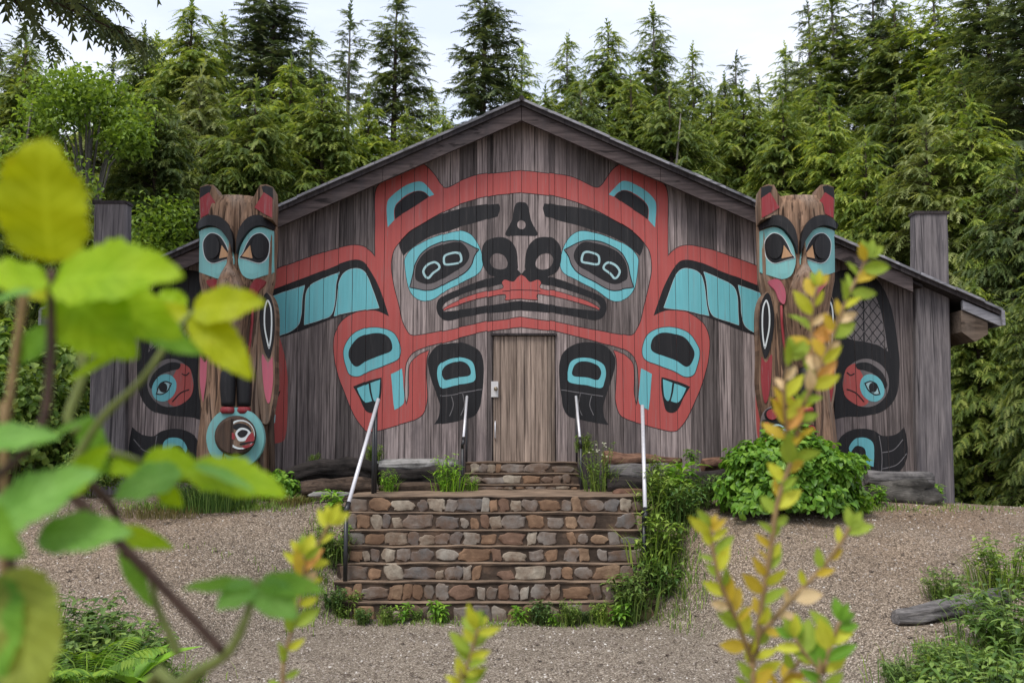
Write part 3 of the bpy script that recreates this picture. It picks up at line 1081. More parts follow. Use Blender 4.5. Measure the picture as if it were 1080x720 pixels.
def carved_pole(xc_px, label, right):
    ax = pt(xc_px, 350, YP).x
    Rk = 0.93      # depth / width of the section
    K = YP / F
    # half width in metres by photo row
    prof = [(560, 37), (495, 37), (470, 36.5), (440, 34), (400, 31), (350, 31), (325, 34), (308, 37), (296, 39.5), (270, 40), (240, 39.8), (222, 38), (214, 34)]
    zs = [(pt(xc_px, r, YP).z, w * K) for r, w in prof]

    def R(z):
        if z <= zs[0][0]:
            return zs[0][1]
        for (z0, w0), (z1, w1) in zip(zs, zs[1:]):
            if z <= z1:
                return lerp(w0, w1, (z - z0) / (z1 - z0))
        return zs[-1][1]

    def surf_y(x, z):
        r = R(z)
        q = max(0.0, 1 - ((x - ax) / r) ** 2)
        return YP - Rk * r * math.sqrt(max(q, 0.04))

    def loc(px, py):
        y = YP - 0.5
        for _ in range(5):
            p = pt(px, py, y)
            y = surf_y(p.x, p.z)
        return p

    root = thing('totem_pole', label, 'totem pole', (ax, YP, 1.40))
    sd_ = 7 if right else 3
    mb = MB()
    ZB, ZT = 1.15, pt(xc_px, 213, YP).z
    nz_, na = 110, 120
    for i in range(nz_ + 1):
        z = lerp(ZB, ZT, i / nz_)
        r = R(z)
        for k in range(na):
            a = 2 * math.pi * k / na
            d = 1 + 0.04 * noise.noise(Vector((math.cos(a) * 5, math.sin(a) * 5, z * 0.7 + sd_))) - 0.09 * max(0.0, noise.noise(Vector((math.cos(a) * 9, math.sin(a) * 9, z * 0.5 + sd_ * 2))) - .15) + 0.012 * noise.noise(Vector((math.cos(a) * 24, math.sin(a) * 24, z * 1.2)))
            mb.v.append((ax + math.sin(a) * r * d, YP - math.cos(a) * r * Rk * d, z))
    for i in range(nz_):
        for k in range(na):
            a, b = i * na + k, i * na + (k + 1) % na
            mb.f.append((a, b, b + na, a + na))
            mb.m.append(0)
    mb.f.append(tuple(nz_ * na + k for k in range(na)))
    mb.m.append(0)
    mb.build('pole', WOOD_TOTEM, root, True)

    def M(loops):
        """left pole outlines (about x=250) moved to this pole"""
        return [[(q[0] - 250 + xc_px,) + tuple(q[1:]) for q in l_] for l_ in loops]

    def patch(mb_, loops, off, mi, thick=0.03, planar=None):
        L2 = []
        for l_ in loops:
            q2 = []
            for q in l_:
                p = pt(q[0], q[1], planar) if planar else loc(q[0], q[1])
                q2.append((p.x, p.z))
            L2.append(q2)
        lo = min(q[0] for l_ in L2 for q in l_)
        hi = max(q[0] for l_ in L2 for q in l_)
        n_ = max(2, int((hi - lo) / 0.03))
        br = [lo + (hi - lo) * i / n_ for i in range(n_)] if not planar else []

        def Y(x, z):
            return (planar if planar else surf_y(x, z)) - off
        for (xa, xb, ya, yb, yc, yd) in traps(L2, br):
            m_ = 1 if planar else max(1, int((yc - ya + yd - yb) / 2 / 0.08))
            for j in range(m_):
                t0, t1 = j / m_, (j + 1) / m_
                q = [(xa, lerp(ya, yc, t0)), (xb, lerp(yb, yd, t0)), (xb, lerp(yb, yd, t1)), (xa, lerp(ya, yc, t1))]
                mb_.quad([(x_, Y(x_, z_), z_) for x_, z_ in q], mi)
        for l_ in L2:
            for i in range(len(l_)):
                a, b = l_[i], l_[(i + 1) % len(l_)]
                mb_.quad([(a[0], Y(*a), a[1]), (b[0], Y(*b), b[1]), (b[0], Y(*b) + thick, b[1]), (a[0], Y(*a) + thick, a[1])], mi)

    EM = [TEAL_T, BLACK, TAN, WHITE]
    # brows and eyes
    BR = [(210.5, 236), (223, 228.5), (236, 231), (245, 242), (248.3, 255, 1), (248.3, 268, 1), (244, 256), (234, 243), (223, 239), (210.5, 243, 1)]
    SO = [(210.5, 244, 1), (223, 240), (234, 243.5), (244, 257.5), (247.5, 271), (247.3, 280), (243, 290.5), (234, 294.5), (223, 291.5), (210.5, 287, 1)]
    LE = [(215.5, 258), (218, 251), (224, 246.5), (232, 249), (238, 257), (242.5, 267), (246.3, 272, 1), (238, 274), (225, 277.5), (217.5, 271)]
    TR = [(235, 259, 1), (244, 270.7, 1), (232.5, 273, 1)]
    PUP = ell(225, 261, 8.3, 12.5, 26)
    for s in (0, 1):
        mm = (lambda l_: l_) if s == 0 else (lambda l_: mir(l_, 500))
        e = MB()
        patch(e, M([mm(curve(SO))]), 0.022, 0, 0.06)
        patch(e, M([mm(grow(curve(LE), 0.9))]), 0.028, 3, 0.02)
        patch(e, M([mm(curve(LE))]), 0.036, 1, 0.03)
        patch(e, M([mm(curve(TR, 2))]), 0.040, 2, 0.006)
        patch(e, M([mm(PUP)]), 0.065, 1, 0.05)
        e.build('eye', EM, root)
        b = MB()
        patch(b, M([mm(curve(BR))]), 0.11, 0, 0.16)
        b.build('brow', BLACK, root)
        # ear: hollowed, painted red outward, bare wood inward
        ear = MB()
        yA, yB = YP - 0.42, YP - 0.05
        EO = [(211.5, 232), (210.5, 212), (211.5, 197.5), (218, 194.5), (225.5, 195), (229, 202), (233, 210), (240, 217), (237, 223), (228, 227)]
        EI = [(212.3, 230, 1), (212, 209, 1), (221, 203, 1), (231, 219, 1), (222, 225)]
        pf = M([mm(EO)])[0]
        P0 = [pt(q[0], q[1], yA) for q in pf]
        P1 = [Vector((ax + (p.x - ax) * 0.97, yB, p.z - 0.03)) for p in P0]
        n_ = len(P0)
        ear.faces(P0 + P1, [tuple(range(n_)), tuple(reversed(range(n_, 2 * n_)))] + [((i + 1) % n_, i, i + n_, (i + 1) % n_ + n_) for i in range(n_)], 0)
        patch(ear, M([mm(EI)]), 0.012, 1, 0.011, planar=yA)
        patch(ear, M([mm([(211.3, 210), (211.8, 198), (219.5, 195.8), (223.5, 197), (221.5, 203.5)])]), 0.010, 2, 0.009, planar=yA)
        ear.build('ear', [WOOD_TOTEM, RED_T, BLACK], root)
        # red nostril patch beside the beak
        no = MB()
        NP = [(220, 296), (229, 295), (235, 303), (237, 313), (235, 321), (230, 317), (226, 307), (220, 300)]
        patch(no, M([mm(curve(NP))]), 0.05, 0, 0.09)
        no.build('nostril', PINK if right else RED_T, root)
        # folded wing beside the body: a thick board with a black ovoid and a red lower edge
        yw = YP - 0.22
        wg = MB()
        WO = [(278, 306), (286, 312), (290.5, 326), (291, 348), (290, 375), (290.5, 405), (287, 430), (283, 446), (277, 446, 1), (273, 420), (271, 380), (270, 340), (272, 316)]
        BO = [(281, 309), (287, 316), (290, 330), (290, 352), (287, 370), (284, 378), (279, 368), (275, 345), (275, 324)]
        WI = [(283, 316), (287, 324), (288, 340), (287, 358), (284.5, 368), (281.5, 358), (279, 343), (279.5, 325)]
        RD = [(277, 374), (283, 382), (288, 376, 1), (288.5, 402), (285, 424), (281, 420), (278, 400)]
        if not right or True:
            patch(wg, M([mir(curve(WO), 500) if s == 0 else curve(WO)]), 0.0, 0, 0.28, planar=yw)
            q = (lambda l_: mir(l_, 500)) if s == 0 else (lambda l_: l_)
            patch(wg, M([q(curve(BO))]), 0.012, 1, 0.012, planar=yw)
            patch(wg, M([q(curve(WI)), q(grow(curve(WI), -1.5))]), 0.016, 2, 0.004, planar=yw)
            patch(wg, M([q(curve(RD))]), 0.012, 3, 0.012, planar=yw)
        wg.build('wing', [WOOD_TOTEM, BLACK, WHITE, (RED_T if right else PINK)], root)
    # beak: long ridge that hangs down the chest
    bk_ = MB()
    shx = (-5.0 if right else 5.0) * K
    secs = [(238, 2.2, .04), (262, 2.8, .07), (278, 4.5, .10), (288, 10, .18), (298, 14, .28), (312, 15, .36), (330, 14, .36), (350, 12.5, .32), (368, 10.5, .26), (382, 8, .16), (390, 5, .04)]
    rings = []
    for row, hw, pr in secs:
        z = pt(xc_px, row, YP - 0.6).z
        h = hw * (YP - 0.6) / F
        y0_ = surf_y(ax, z) + 0.12
        ring = []
        for k in range(13):
            a = math.pi * k / 12
            x_ = -math.cos(a) * h
            d_ = (math.sin(a) ** 0.8) * (pr + 0.12)
            x_ += 0.006 * noise.noise(Vector((k * 1.7, z * 1.5, sd_)))
            d_ += 0.012 * noise.noise(Vector((k * 2.1, z * 1.1, sd_ + 9)))
            ring.append((ax + shx * (.5 if row < 300 else 1) + x_, y0_ - d_, z))
        rings.append(ring)
    base = [p for r in rings for p in r]
    fs = []
    for i in range(len(rings) - 1):
        for k in range(12):
            a = i * 13 + k
            fs.append((a, a + 1, a + 14, a + 13)[::-1])
    bk_.faces(base, fs, 0)
    bk_.build('beak', WOOD_TOTEM, root, True)
    # red line at each side of the beak
    for s in (-1, 1):
        ml = MB()
        path = []
        for row, hw in ((322, 17), (340, 16.5), (360, 14.5), (378, 11.5)):
            p = loc(xc_px + s * hw, row)
            path.append((p.x, p.y - 0.012, p.z))
        ml.tube(path, 0.022, 6)
        ml.build('mouth_line', RED_T, root, True)
    # chest mask below the beak: dark carved strip
    CHS = [(233, 318), (238, 340), (242, 370), (245, 388), (240, 400), (233, 385), (229, 350), (229, 325)]
    for mm in ((lambda l_: l_), (lambda l_: mir(l_, 500))):
        ch = MB()
        patch(ch, M([mm(curve(CHS))]), 0.006, 0, 0.02)
        ch.build('carved_groove', WOOD_TOTEM_DARK, root)
    for dx_, r0_, r1_, w_ in ((-22, 330, 470, .022), (-14, 440, 520, .018), (19, 345, 500, .02), (25, 400, 540, .022), (-27, 410, 545, .02), (12, 445, 530, .016)):
        gm = MB()
        path = []
        for k in range(9):
            row = lerp(r0_, r1_, k / 8)
            p = loc(xc_px + dx_ + 1.6 * math.sin(k * 1.1 + dx_), row)
            path.append((p.x, p.y + w_ * .55, p.z))
        gm.tube(path, [w_ * (.3 + math.sin(math.pi * k / 8)) for k in range(9)], 6)
        gm.build('carved_groove', WOOD_TOTEM_DARK, root, True)
    # legs of the small upside down figure
    for s in (-1, 1):
        lg = MB()
        path, rad = [], []
        for row, dx_, r_ in ((386, 7, .045), (388.5, 7.5, .085), (395, 8.2, .112), (405, 8.6, .118), (416, 8.6, .112), (424, 8.4, .104), (428, 8.4, .1)):
            p = loc(xc_px + s * dx_ + (0.5 if not right else -0.5), row)
            path.append((p.x, p.y - 0.05, p.z))
            rad.append(r_)
        lg.tube(path, rad, 16)
        leg = lg.build('leg', BLACK, root, True)
        cf = MB()
        p = loc(xc_px + s * 8.4, 429)
        q = loc(xc_px + s * 8.4, 436)
        cf.tube([(p.x, p.y - .05, p.z), (p.x, p.y - .05, lerp(p.z, q.z, .3)), (q.x, q.y - .05, lerp(p.z, q.z, .7)), (q.x, q.y - .05, q.z)], [.09, .108, .108, .085], 16)
        cf.build('foot', RED_T, leg, True)
    if not right:
        # teal ring with a projecting carved face
        cx_, cy_ = 248.5, 462
        rg = MB()
        yr = surf_y(ax, pt(cx_, cy_, YP).z) - 0.02
        patch(rg, M([ell(cx_, cy_, 30.5, 32.5, 48), ell(cx_ + 1, cy_ - 2, 18, 18, 36)]), 0.0, 0, 0.10, planar=yr)
        rg.build('ring', TEAL_T, root)
        c0 = pt(250 - 250 + xc_px, 459.5, yr)
        kn = MB()
        rr = 20.5 * K
        kn.tube([(c0.x - .02, yr + .05, c0.z), (c0.x, yr - .05, c0.z), (c0.x + .03, yr - .20, c0.z), (c0.x + .035, yr - .22, c0.z)], [rr * .93, rr, rr * .92, rr * .84], 36)
        knob = kn.build('carved_hub', WOOD_TOTEM_DARK, root)
        fc = MB()
        yk = yr - .222
        patch(fc, M([ell(254, 458, 15.2, 15.6, 36), ell(255, 458, 13.6, 14, 36)]), .004, 0, .004, planar=yk)
        patch(fc, M([ell(255, 458, 13.5, 13.9, 36)]), .002, 4, .002, planar=yk)
        patch(fc, M([curve([(246, 449), (253, 446), (262, 449), (266, 455), (258, 452), (249, 453)])]), .005, 1, .004, planar=yk)
        patch(fc, M([curve([(249, 456), (254, 451), (261, 452), (265, 457), (260, 464), (253, 465), (250, 461)])]), .006, 0, .005, planar=yk)
        patch(fc, M([curve([(251, 457), (256, 453), (262, 455), (259, 460), (254, 461)])]), .010, 1, .005, planar=yk)
        patch(fc, M([curve([(262, 460), (267, 456), (269, 463), (264, 468), (259, 467)]), curve([(256, 470), (263, 469), (268, 467), (266, 470), (259, 472.5)]),
                     curve([(245, 456), (248, 458), (248, 463), (245, 462)])]), .008, 2, .006, planar=yk)
        patch(fc, M([curve([(254, 467.3), (266, 465.2), (268, 466), (256, 469)])]), .009, 1, .006, planar=yk)
        fc.build('carved_face', [WHITE, BLACK, RED_T, TEAL_T, WOOD_TOTEM], knob)
    else:
        # face with a crown of red lobes
        cx_, cy_ = 238, 454
        yr = surf_y(ax, pt(xc_px, cy_, YP).z) + 0.02
        fc = MB()
        patch(fc, M([curve([(213, 452), (216, 436), (225, 428), (240, 426), (253, 432), (262, 444), (264, 462), (258, 480), (240, 488), (222, 482), (214, 468)])]), 0.0, 0, .16, planar=yr)
        for (ux, uy, ra) in ((222, 437, 5.8), (229.5, 424.5, 6.6), (240, 422.5, 5.8), (250.5, 426, 6.4), (259, 438, 5.6), (262.5, 453, 5.2)):
            patch(fc, M([ell(ux, uy, ra + 1.2, ra * .95 + 1.2, 22)]), .05, 1, .06, planar=yr)
            patch(fc, M([ell(ux, uy, ra, ra * .95, 22)]), .08, 2, .06, planar=yr)
        patch(fc, M([curve([(212.5, 444), (219, 443), (222, 450), (220, 458), (214, 458)])]), .05, 1, .05, planar=yr)
        patch(fc, M([curve([(214, 446), (218.5, 445), (220.5, 450), (218.5, 456), (215, 456)])]), .06, 2, .04, planar=yr)
        patch(fc, M([curve([(219, 447), (227, 441), (236, 444), (242, 451), (234, 447), (226, 446), (220, 451)])]), .05, 1, .03, planar=yr)
        patch(fc, M([curve([(220, 453), (226, 447), (234, 449), (239, 455), (233, 461), (225, 461)])]), .04, 3, .03, planar=yr)
        patch(fc, M([ell(229, 453, 4.6, 4.2, 20)]), .055, 1, .03, planar=yr)
        patch(fc, M([curve([(214, 466), (220, 462), (226, 470), (222, 480), (215, 474)])]), .05, 2, .03, planar=yr)
        patch(fc, M([curve([(228, 474), (240, 470), (254, 473), (252, 479), (240, 482), (230, 480)])]), .05, 2, .03, planar=yr)
        fc.build('carved_face', [GREYWOOD, BLACK, RED_T, PALE, WHITE], root)
    # dark upright edges either side of the base
    for s in (-1, 1):
        ed = MB()
        path = []
        for row, dx_ in ((335, 34), (380, 33), (430, 35.5), (480, 37), (545, 37.3)):
            p = pt(xc_px + s * dx_, row, YP - 0.12)
            path.append((p.x, YP - 0.10, p.z))
        ed.tube(path, 0.05, 8)
        ed.build('carved_edge', WOOD_TOTEM_DARK, root, True)
    return root


carved_pole(249.5, 'carved cedar pole with red ears, whose base bears a teal ring around a projecting face', False)
carved_pole(841, 'carved cedar pole behind the round bush, a face with red lobes at its base', True)
# ------------------------------------------------------------------ stone stairs
rng = random.Random(4)
SX0, SX1 = -2.34, 1.90
stairs = thing('stone_staircase', 'wide mortared field stone staircase climbing to the house door', 'staircase', (-0.22, 12.6, 0))


def stair_step(x0, x1, yf, yb, z0, z1, nst):
    mb = MB()
    lip = 0.02
    # riser core
    mb.box((x0 + 0.01, yf, z0 - 0.25), (x1 - 0.01, yb + 0.02, z1 - lip), 0)
    # uneven slab edge on top
    n_ = int((x1 - x0) / 0.12)
    top, bot = [], []
    for i in range(n_ + 1):
        x_ = lerp(x0, x1, i / n_)
        yo = yf - 0.022 + 0.012 * noise.noise(Vector((x_ * 3, yf * 7, 1))) * 2
        zo = z1 + 0.010 * noise.noise(Vector((x_ * 2.2, yf * 5, 4))) * 2
        lo = z1 - lip + 0.012 * noise.noise(Vector((x_ * 4, yf * 9, 8)))
        top.append((x_, yo, zo))
        bot.append((x_, yo + 0.004, lo))
    for i in range(n_):
        a, b = i, i + 1
        mb.quad([bot[a], bot[b], top[b], top[a]], 0)
        mb.quad([top[a], top[b], (top[b][0], yb + 0.03, top[b][2]), (top[a][0], yb + 0.03, top[a][2])], 2)
        mb.quad([bot[b], bot[a], (bot[a][0], yb + 0.02, bot[a][2]), (bot[b][0], yb + 0.02, bot[b][2])], 0)
    mb.quad([bot[0], top[0], (x0, yb + .03, top[0][2]), (x0, yb + .02, bot[0][2])], 2)
    mb.quad([top[-1], bot[-1], (x1, yb + .02, bot[-1][2]), (x1, yb + .03, top[-1][2])], 2)
    # field stones set in the riser
    x_ = x0 + rng.uniform(0.03, 0.1)
    H = z1 - lip - z0
    while x_ < x1 - 0.15:
        w = rng.choice((rng.uniform(0.10, 0.18), rng.uniform(0.14, 0.26), rng.uniform(0.22, 0.46)))
        w = min(w, x1 - x_ - 0.04)
        if rng.random() < 0.05:
            x_ += w * 0.6
            continue
        h = H * rng.choice((rng.uniform(0.62, 0.9), rng.uniform(0.85, 1.04), rng.uniform(0.95, 1.06)))
        w = max(w, h * 0.65)
        cx_, cz_ = x_ + w / 2, z0 + h / 2 + rng.uniform(0.0, max(0.001, (H - h) * 0.35))
        n2 = 14
        ph = rng.uniform(0, 6)
        ex = rng.uniform(0.38, 0.8)
        sh = rng.uniform(-.25, .25)
        rings = []
        for sc_, dd in ((1.0, 0.03), (0.97, -0.008), (0.86, -0.020), (0.5, -0.025)):
            r_ = []
            for k in range(n2):
                a = 2 * math.pi * k / n2
                ca, sa = math.cos(a), math.sin(a)
                ca = math.copysign(abs(ca) ** ex, ca)
                sa = math.copysign(abs(sa) ** ex, sa)
                rad = 1 + 0.42 * noise.noise(Vector((math.cos(a) * 1.6 + ph * 3, math.sin(a) * 1.6, ph)))
                bx, bz = ca * rad * w * .485 * sc_, sa * rad * h * .5 * sc_
                bx += sh * bz
                r_.append((cx_ + bx, yf + dd + 0.012 * noise.noise(Vector((cx_ + bx * 6, bz * 7, ph))), cz_ + bz))
            rings.append(r_)
        base = [p for r in rings for p in r]
        fs = []
        for i in range(3):
            for k in range(n2):
                a, b = i * n2 + k, i * n2 + (k + 1) % n2
                fs.append((a, a + n2, b + n2, b)[::-1])
        fs.append(tuple(3 * n2 + k for k in range(n2)))
        mb.faces(base, fs, 1)
        x_ += w + rng.uniform(-0.025, 0.02)
    return mb.build('step', [MORTAR, STONE, TREAD], stairs, False)


RUN = 0.16
rows = [635, 613.5, 594, 576, 559, 540.5, 523.5]
Yf = [12.55 + RUN * i for i in range(7)]
Zt = [pt(540, r, y).z for r, y in zip(rows, Yf)]
stair_step(SX0, SX1, 12.55, 12.8, -0.15, Zt[0], 12)
for i in range(1, 7):
    yb = Yf[i] + RUN if i < 6 else 15.22
    stair_step(SX0, SX1, Yf[i], yb, Zt[i - 1], Zt[i], 12)
ZL = Zt[-1]
UX0, UX1 = pt(489, 500, 15.2).x, pt(612, 500, 15.2).x
Yu = [15.2, 15.45, 15.70]
Zu = [pt(550, r, y).z for r, y in zip((511, 499, 487.2), Yu)]
prev = ZL
for y_, z_ in zip(Yu, Zu):
    yb = y_ + 0.25 if y_ < 15.6 else 16.09
    stair_step(UX0, UX1, y_, yb, prev, z_, 9)
    prev = z_

# ------------------------------------------------------------------ handrails
def handrail(label, far, near, foot, far_foot, Yn, Yfar, r):
    n0, n1 = pt(*near, Yn), pt(*far, Yfar)
    f0 = pt(*foot, Yn)
    f1 = pt(*far_foot, Yfar)
    root = thing('handrail', label, 'handrail', (f0.x, Yn, f0.z))
    m = MB()
    d = (n1 - n0).normalized()
    m.tube([n0, n1], r, 12)
    m.build('rail', GALV, root, True)
    m = MB()
    m.tube([(f0.x, Yn, f0.z - .15), (f0.x, Yn, n0.z - 0.06)], r * 1.05, 10)
    m.build('post', BLACK_METAL, root, True)
    for k in (0, 1):
        m = MB()
        t = 0.93 - 0.09 * k
        q = n0.lerp(n1, t)
        m.tube([(q.x, q.y, f1.z - .2), (q.x, q.y, q.z - r * 1.2)], r * .8, 8)
        if k == 0 or Yfar - Yn > 1.0:
            m.build('post', BLACK_METAL, root, True)
    m = MB()
    m.tube([(f0.x, Yn, n0.z - 0.10), (f0.x, Yn - 0.005, n0.z - 0.035), n0 - d * 0.03 + Vector((0, 0, -.002)), n0 + d * 0.10], [r * 1.1, r * 1.15, r * 1.25, r * 1.25], 10)
    m.build('bracket', BLACK_METAL, root, True)
    return root


handrail('bare steel handrail on black posts at the left edge of the lower stone steps', (399, 421), (366, 536), (364, 612), (393, 522), 12.75, 14.35, 0.028)
handrail('bare steel handrail on black posts at the right edge of the lower stone steps', (677.5, 428), (680.5, 542), (680, 606), (675, 522), 12.85, 14.35, 0.028)
handrail('thin short handrail left of the door on the upper stone steps', (492.5, 418), (488.5, 466), (487.5, 521), (491, 500), 15.1, 15.95, 0.022)
handrail('thin short handrail right of the door on the upper stone steps', (607.5, 418), (612, 466), (613, 523), (609, 500), 15.1, 15.95, 0.022)

# ------------------------------------------------------------------ logs and rocks along the terrace
def log(name, label, cat, a, b, r0, r1, mat_, endmat=None, seed=0, seg=30, rough=0.42, sag=0.0, flat=1.0, group=None):
    a, b = Vector(a), Vector(b)
    root = thing(name, label, cat, (a + b) / 2, group)
    mb = MB()
    n_ = max(8, int((b - a).length / 0.06))
    path, rad = [], []
    for i in range(n_ + 1):
        t = i / n_
        p = a.lerp(b, t)
        p.z -= sag * math.sin(math.pi * t)
        p.z += 0.045 * noise.noise(Vector((t * (b - a).length * 2.2, seed * 3.3, 0)))
        path.append(p)
        rb_ = lerp(r0, r1, t)

        def rf(i_, k_, rb_=rb_, t=t):
            an = 2 * math.pi * k_ / seg
            return rb_ * (1 + rough * noise.noise(Vector((math.cos(an) * 1.8, math.sin(an) * 1.8, t * (b - a).length * 1.4 + seed * 7.3)))
                          + rough * .5 * noise.noise(Vector((math.cos(an) * 6, math.sin(an) * 6, t * (b - a).length * 1.2 + seed))) + rough * .35 * noise.noise(Vector((math.cos(an) * 11, math.sin(an) * 11, t * (b - a).length * 5 + seed))) - (.25 * rough / (1 + ((t if t < .5 else 1 - t) * (b - a).length / .07) ** 2)))
        rad.append(rf)
    mb.tube(path, rad, seg, 0)
    o = mb.build('log_body', mat_, root, True)
    for k in range(len(o.data.polygons) - 2, len(o.data.polygons)):
        o.data.polygons[k].use_smooth = False
    if endmat is not None:
        d = (b - a).normalized()
        for p, q in ((path[0], -1), (path[-1], 1)):
            ends = MB()
            ring = o.data.vertices
            base = 0 if q < 0 else n_ * seg
            off = root_loc(root)
            pts_ = [Vector(ring[base + k].co) + off for k in range(seg)]
            c_ = sum(pts_, Vector()) / seg
            pts_ = [c_ + (w_ - c_) * 0.97 + d * q * 0.006 for w_ in pts_]
            ends.quad(pts_ if q > 0 else pts_[::-1])
            ends.build('cut_end', endmat, root)
    return root


def rock(label, c, rx, ry, rz, mat_, seed, name='boulder', cat='rock', rough=0.35):
    mb = MB()
    n_, m_ = 14, 20
    c = Vector(c)
    rot = Matrix.Rotation(seed * 1.3, 3, 'Z')
    for i in range(n_ + 1):
        th = math.pi * i / n_
        for k in range(m_):
            ph = 2 * math.pi * k / m_
            d = Vector((math.sin(th) * math.cos(ph), math.sin(th) * math.sin(ph), math.cos(th)))
            dq = Vector([math.copysign(abs(v) ** 0.7, v) for v in d])
            s = 1 + rough * noise.noise(d * 1.3 + Vector((seed * 3.1, 0, 0))) + rough * .4 * noise.noise(d * 4 + Vector((0, seed, 0)))
            mb.v.append(tuple(c + Vector((dq.x * rx * s, dq.y * ry * s, dq.z * rz * s))))
    for i in range(n_):
        for k in range(m_):
            a, b = i * m_ + k, i * m_ + (k + 1) % m_
            mb.f.append((a, a + m_, b + m_, b))
            mb.m.append(0)
    o = mb.build(name, mat_, None, True)
    o.data.validate()
    o.location = c
    o.data.transform(Matrix.Translation(-c))
    return tag(o, label, cat)


P = lambda x_, y_, Y_: pt(x_, y_, Y_)
log('rotten_log', 'black rotten log lying along the house front left of the stairs', 'log', P(303, 502, 14.7), P(398, 498, 15.0), .135, .15, LOG_BLACK, None, 1, sag=-.10)
log('rotten_log', 'brown split log lying below the black rotten log left of the stairs', 'log', P(318, 515, 14.45), P(396, 513, 14.7), .11, .13, LOG_BROWN, None, 2, sag=-.05)
log('timber', 'whitish weathered timber lying under the wall behind the left weeds', 'log', P(393, 490.5, 15.4), P(484, 490, 15.4), .085, .08, LOG_PALE, None, 3)
log('rotten_log', 'dark hollow log under the whitish timber beside the upper steps', 'log', P(398, 504, 15.15), P(484, 503, 15.2), .14, .15, LOG_BLACK, None, 4)
log('rotten_log', 'brown log at the landing edge between the two left handrails', 'log', P(400, 517, 14.85), P(484, 516, 14.95), .10, .11, LOG_BROWN, None, 5)
log('weathered_log', 'red brown log tapering to the right, uppermost right of the stairs', 'log', P(637, 485, 15.1), P(718, 488, 15.3), .13, .06, LOG_RED, LOG_RED, 6, rough=.25)
log('driftwood_log', 'grey twisted driftwood log below the red brown log right of the stairs', 'log', P(640, 498, 14.95), P(718, 502, 14.95), .15, .16, LOG_GREY, None, 7, rough=.3)
log('driftwood_log', 'dark grey log at the landing edge behind the right handrail', 'log', P(640, 513, 14.75), P(700, 514, 14.75), .13, .13, LOG_BLACK, None, 8, rough=.25)
log('rotten_log', 'black log between the grey driftwood and the round bush', 'log', P(712, 510, 14.75), P(790, 508, 14.85), .19, .2, LOG_BLACK, None, 9, rough=.2)
log('log_stub', 'short orange brown log stub on the black log left of the round bush', 'log', P(741, 491, 15.0), P(764, 490, 15.1), .11, .11, LOG_RED, LOG_RED, 10)
log('mossy_log', 'grey log resting on a mossy stump before the right corner post', 'log', P(913, 505, 14.5), P(983, 507, 14.5), .12, .11, LOG_GREY, None, 11, rough=.22)
rock('low mossy brown stump under the grey log before the right corner post', P(953, 520, 14.55), .56, .35, .22, LOG_MOSS, 4, 'stump', 'stump')
log('rotten_log', 'dark log lying behind the grass before the left carved pole', 'log', P(150, 503, 14.25), P(246, 501, 14.25), .10, .11, LOG_BLACK, None, 12)
rock('flat tan slab of stone on the landing corner before the right logs', P(664, 519, 14.3), .26, .2, .05, LOG_RED, 6, 'flat_stone', 'stone', .2)
rock('flat pale slab of stone before the brown split log left of the stairs', P(348, 521, 14.1), .32, .12, .04, LOG_PALE, 3, 'flat_stone', 'stone', .2)


def on_ground(px, py, lift):
    """where the line of sight through a photo pixel comes down to the ground"""
    Y = 7.0
    while Y < 15 and pt(px, py, Y).z > gz(pt(px, py, Y).x, Y) + lift:
        Y += .02
    p = pt(px, py, Y)
    return Vector((p.x, Y, gz(p.x, Y) + lift))


log('fallen_log', 'fallen weathered log among the plants at lower right', 'log', on_ground(944, 652, .06), on_ground(1062, 634, .09), .085, .12, LOG_GREY, None, 14, rough=.6)
# ------------------------------------------------------------------ foliage builders
def leaf(mb, p, d, up, L, W, bend=0.25, mi=0):
    """one folded leaf: six points, one island"""
    d = Vector(d).normalized()
    s = d.cross(up)
    if s.length < 1e-4:
        s = d.orthogonal()
    s.normalize()
    n_ = s.cross(d)
    p = Vector(p)
    q1 = p + d * L * .38 - n_ * (L * bend * .12)
    q2 = p + d * L * .72 - n_ * (L * bend * .45)
    t = p + d * L - n_ * (L * bend)
    w = W * .5
    f = n_ * (w * .35)
    mb.faces([p, q1 + s * w + f, q1, q1 - s * w + f, q2 + s * w * .72 + f * .7 , q2, q2 - s * w * .72 + f * .7, t],
             ((0, 1, 2), (0, 2, 3), (1, 4, 5, 2), (2, 5, 6, 3), (4, 7, 5), (5, 7, 6)), mi)


def frond(mb, p, d, droop, L, W, n_, R_, mi=0):
    """feathery spray: an axis with narrow leaflets either side, sharing the axis points (one island)"""
    d = d.normalized()
    s = d.cross(Vector((0, 0, 1)))
    if s.length < 1e-3:
        s = Vector((1, 0, 0))
    s.normalize()
    s = (s + Vector((R_.uniform(-.4, .4), R_.uniform(-.4, .4), R_.uniform(-.5, .5)))).normalized()
    axis = []
    for i in range(n_ + 1):
        t = i / n_
        axis.append(p + d * (L * t) - Vector((0, 0, 1)) * (droop * L * t * t))
    v = list(axis)
    fs = []
    for i in range(n_):
        t = i / n_
        w = W * (1 - 0.75 * t) * R_.uniform(.7, 1.2)
        ad = (axis[i + 1] - axis[i])
        for sg in (1, -1):
            tip = axis[i] + ad * 1.3 + s * (w * sg) - Vector((0, 0, droop * w * .4))
            v.append(tip)
            fs.append((i, i + 1, len(v) - 1) if sg > 0 else (i + 1, i, len(v) - 1))
    v.append(axis[-1] + ad * .7)
    mb.faces(v, fs, mi)


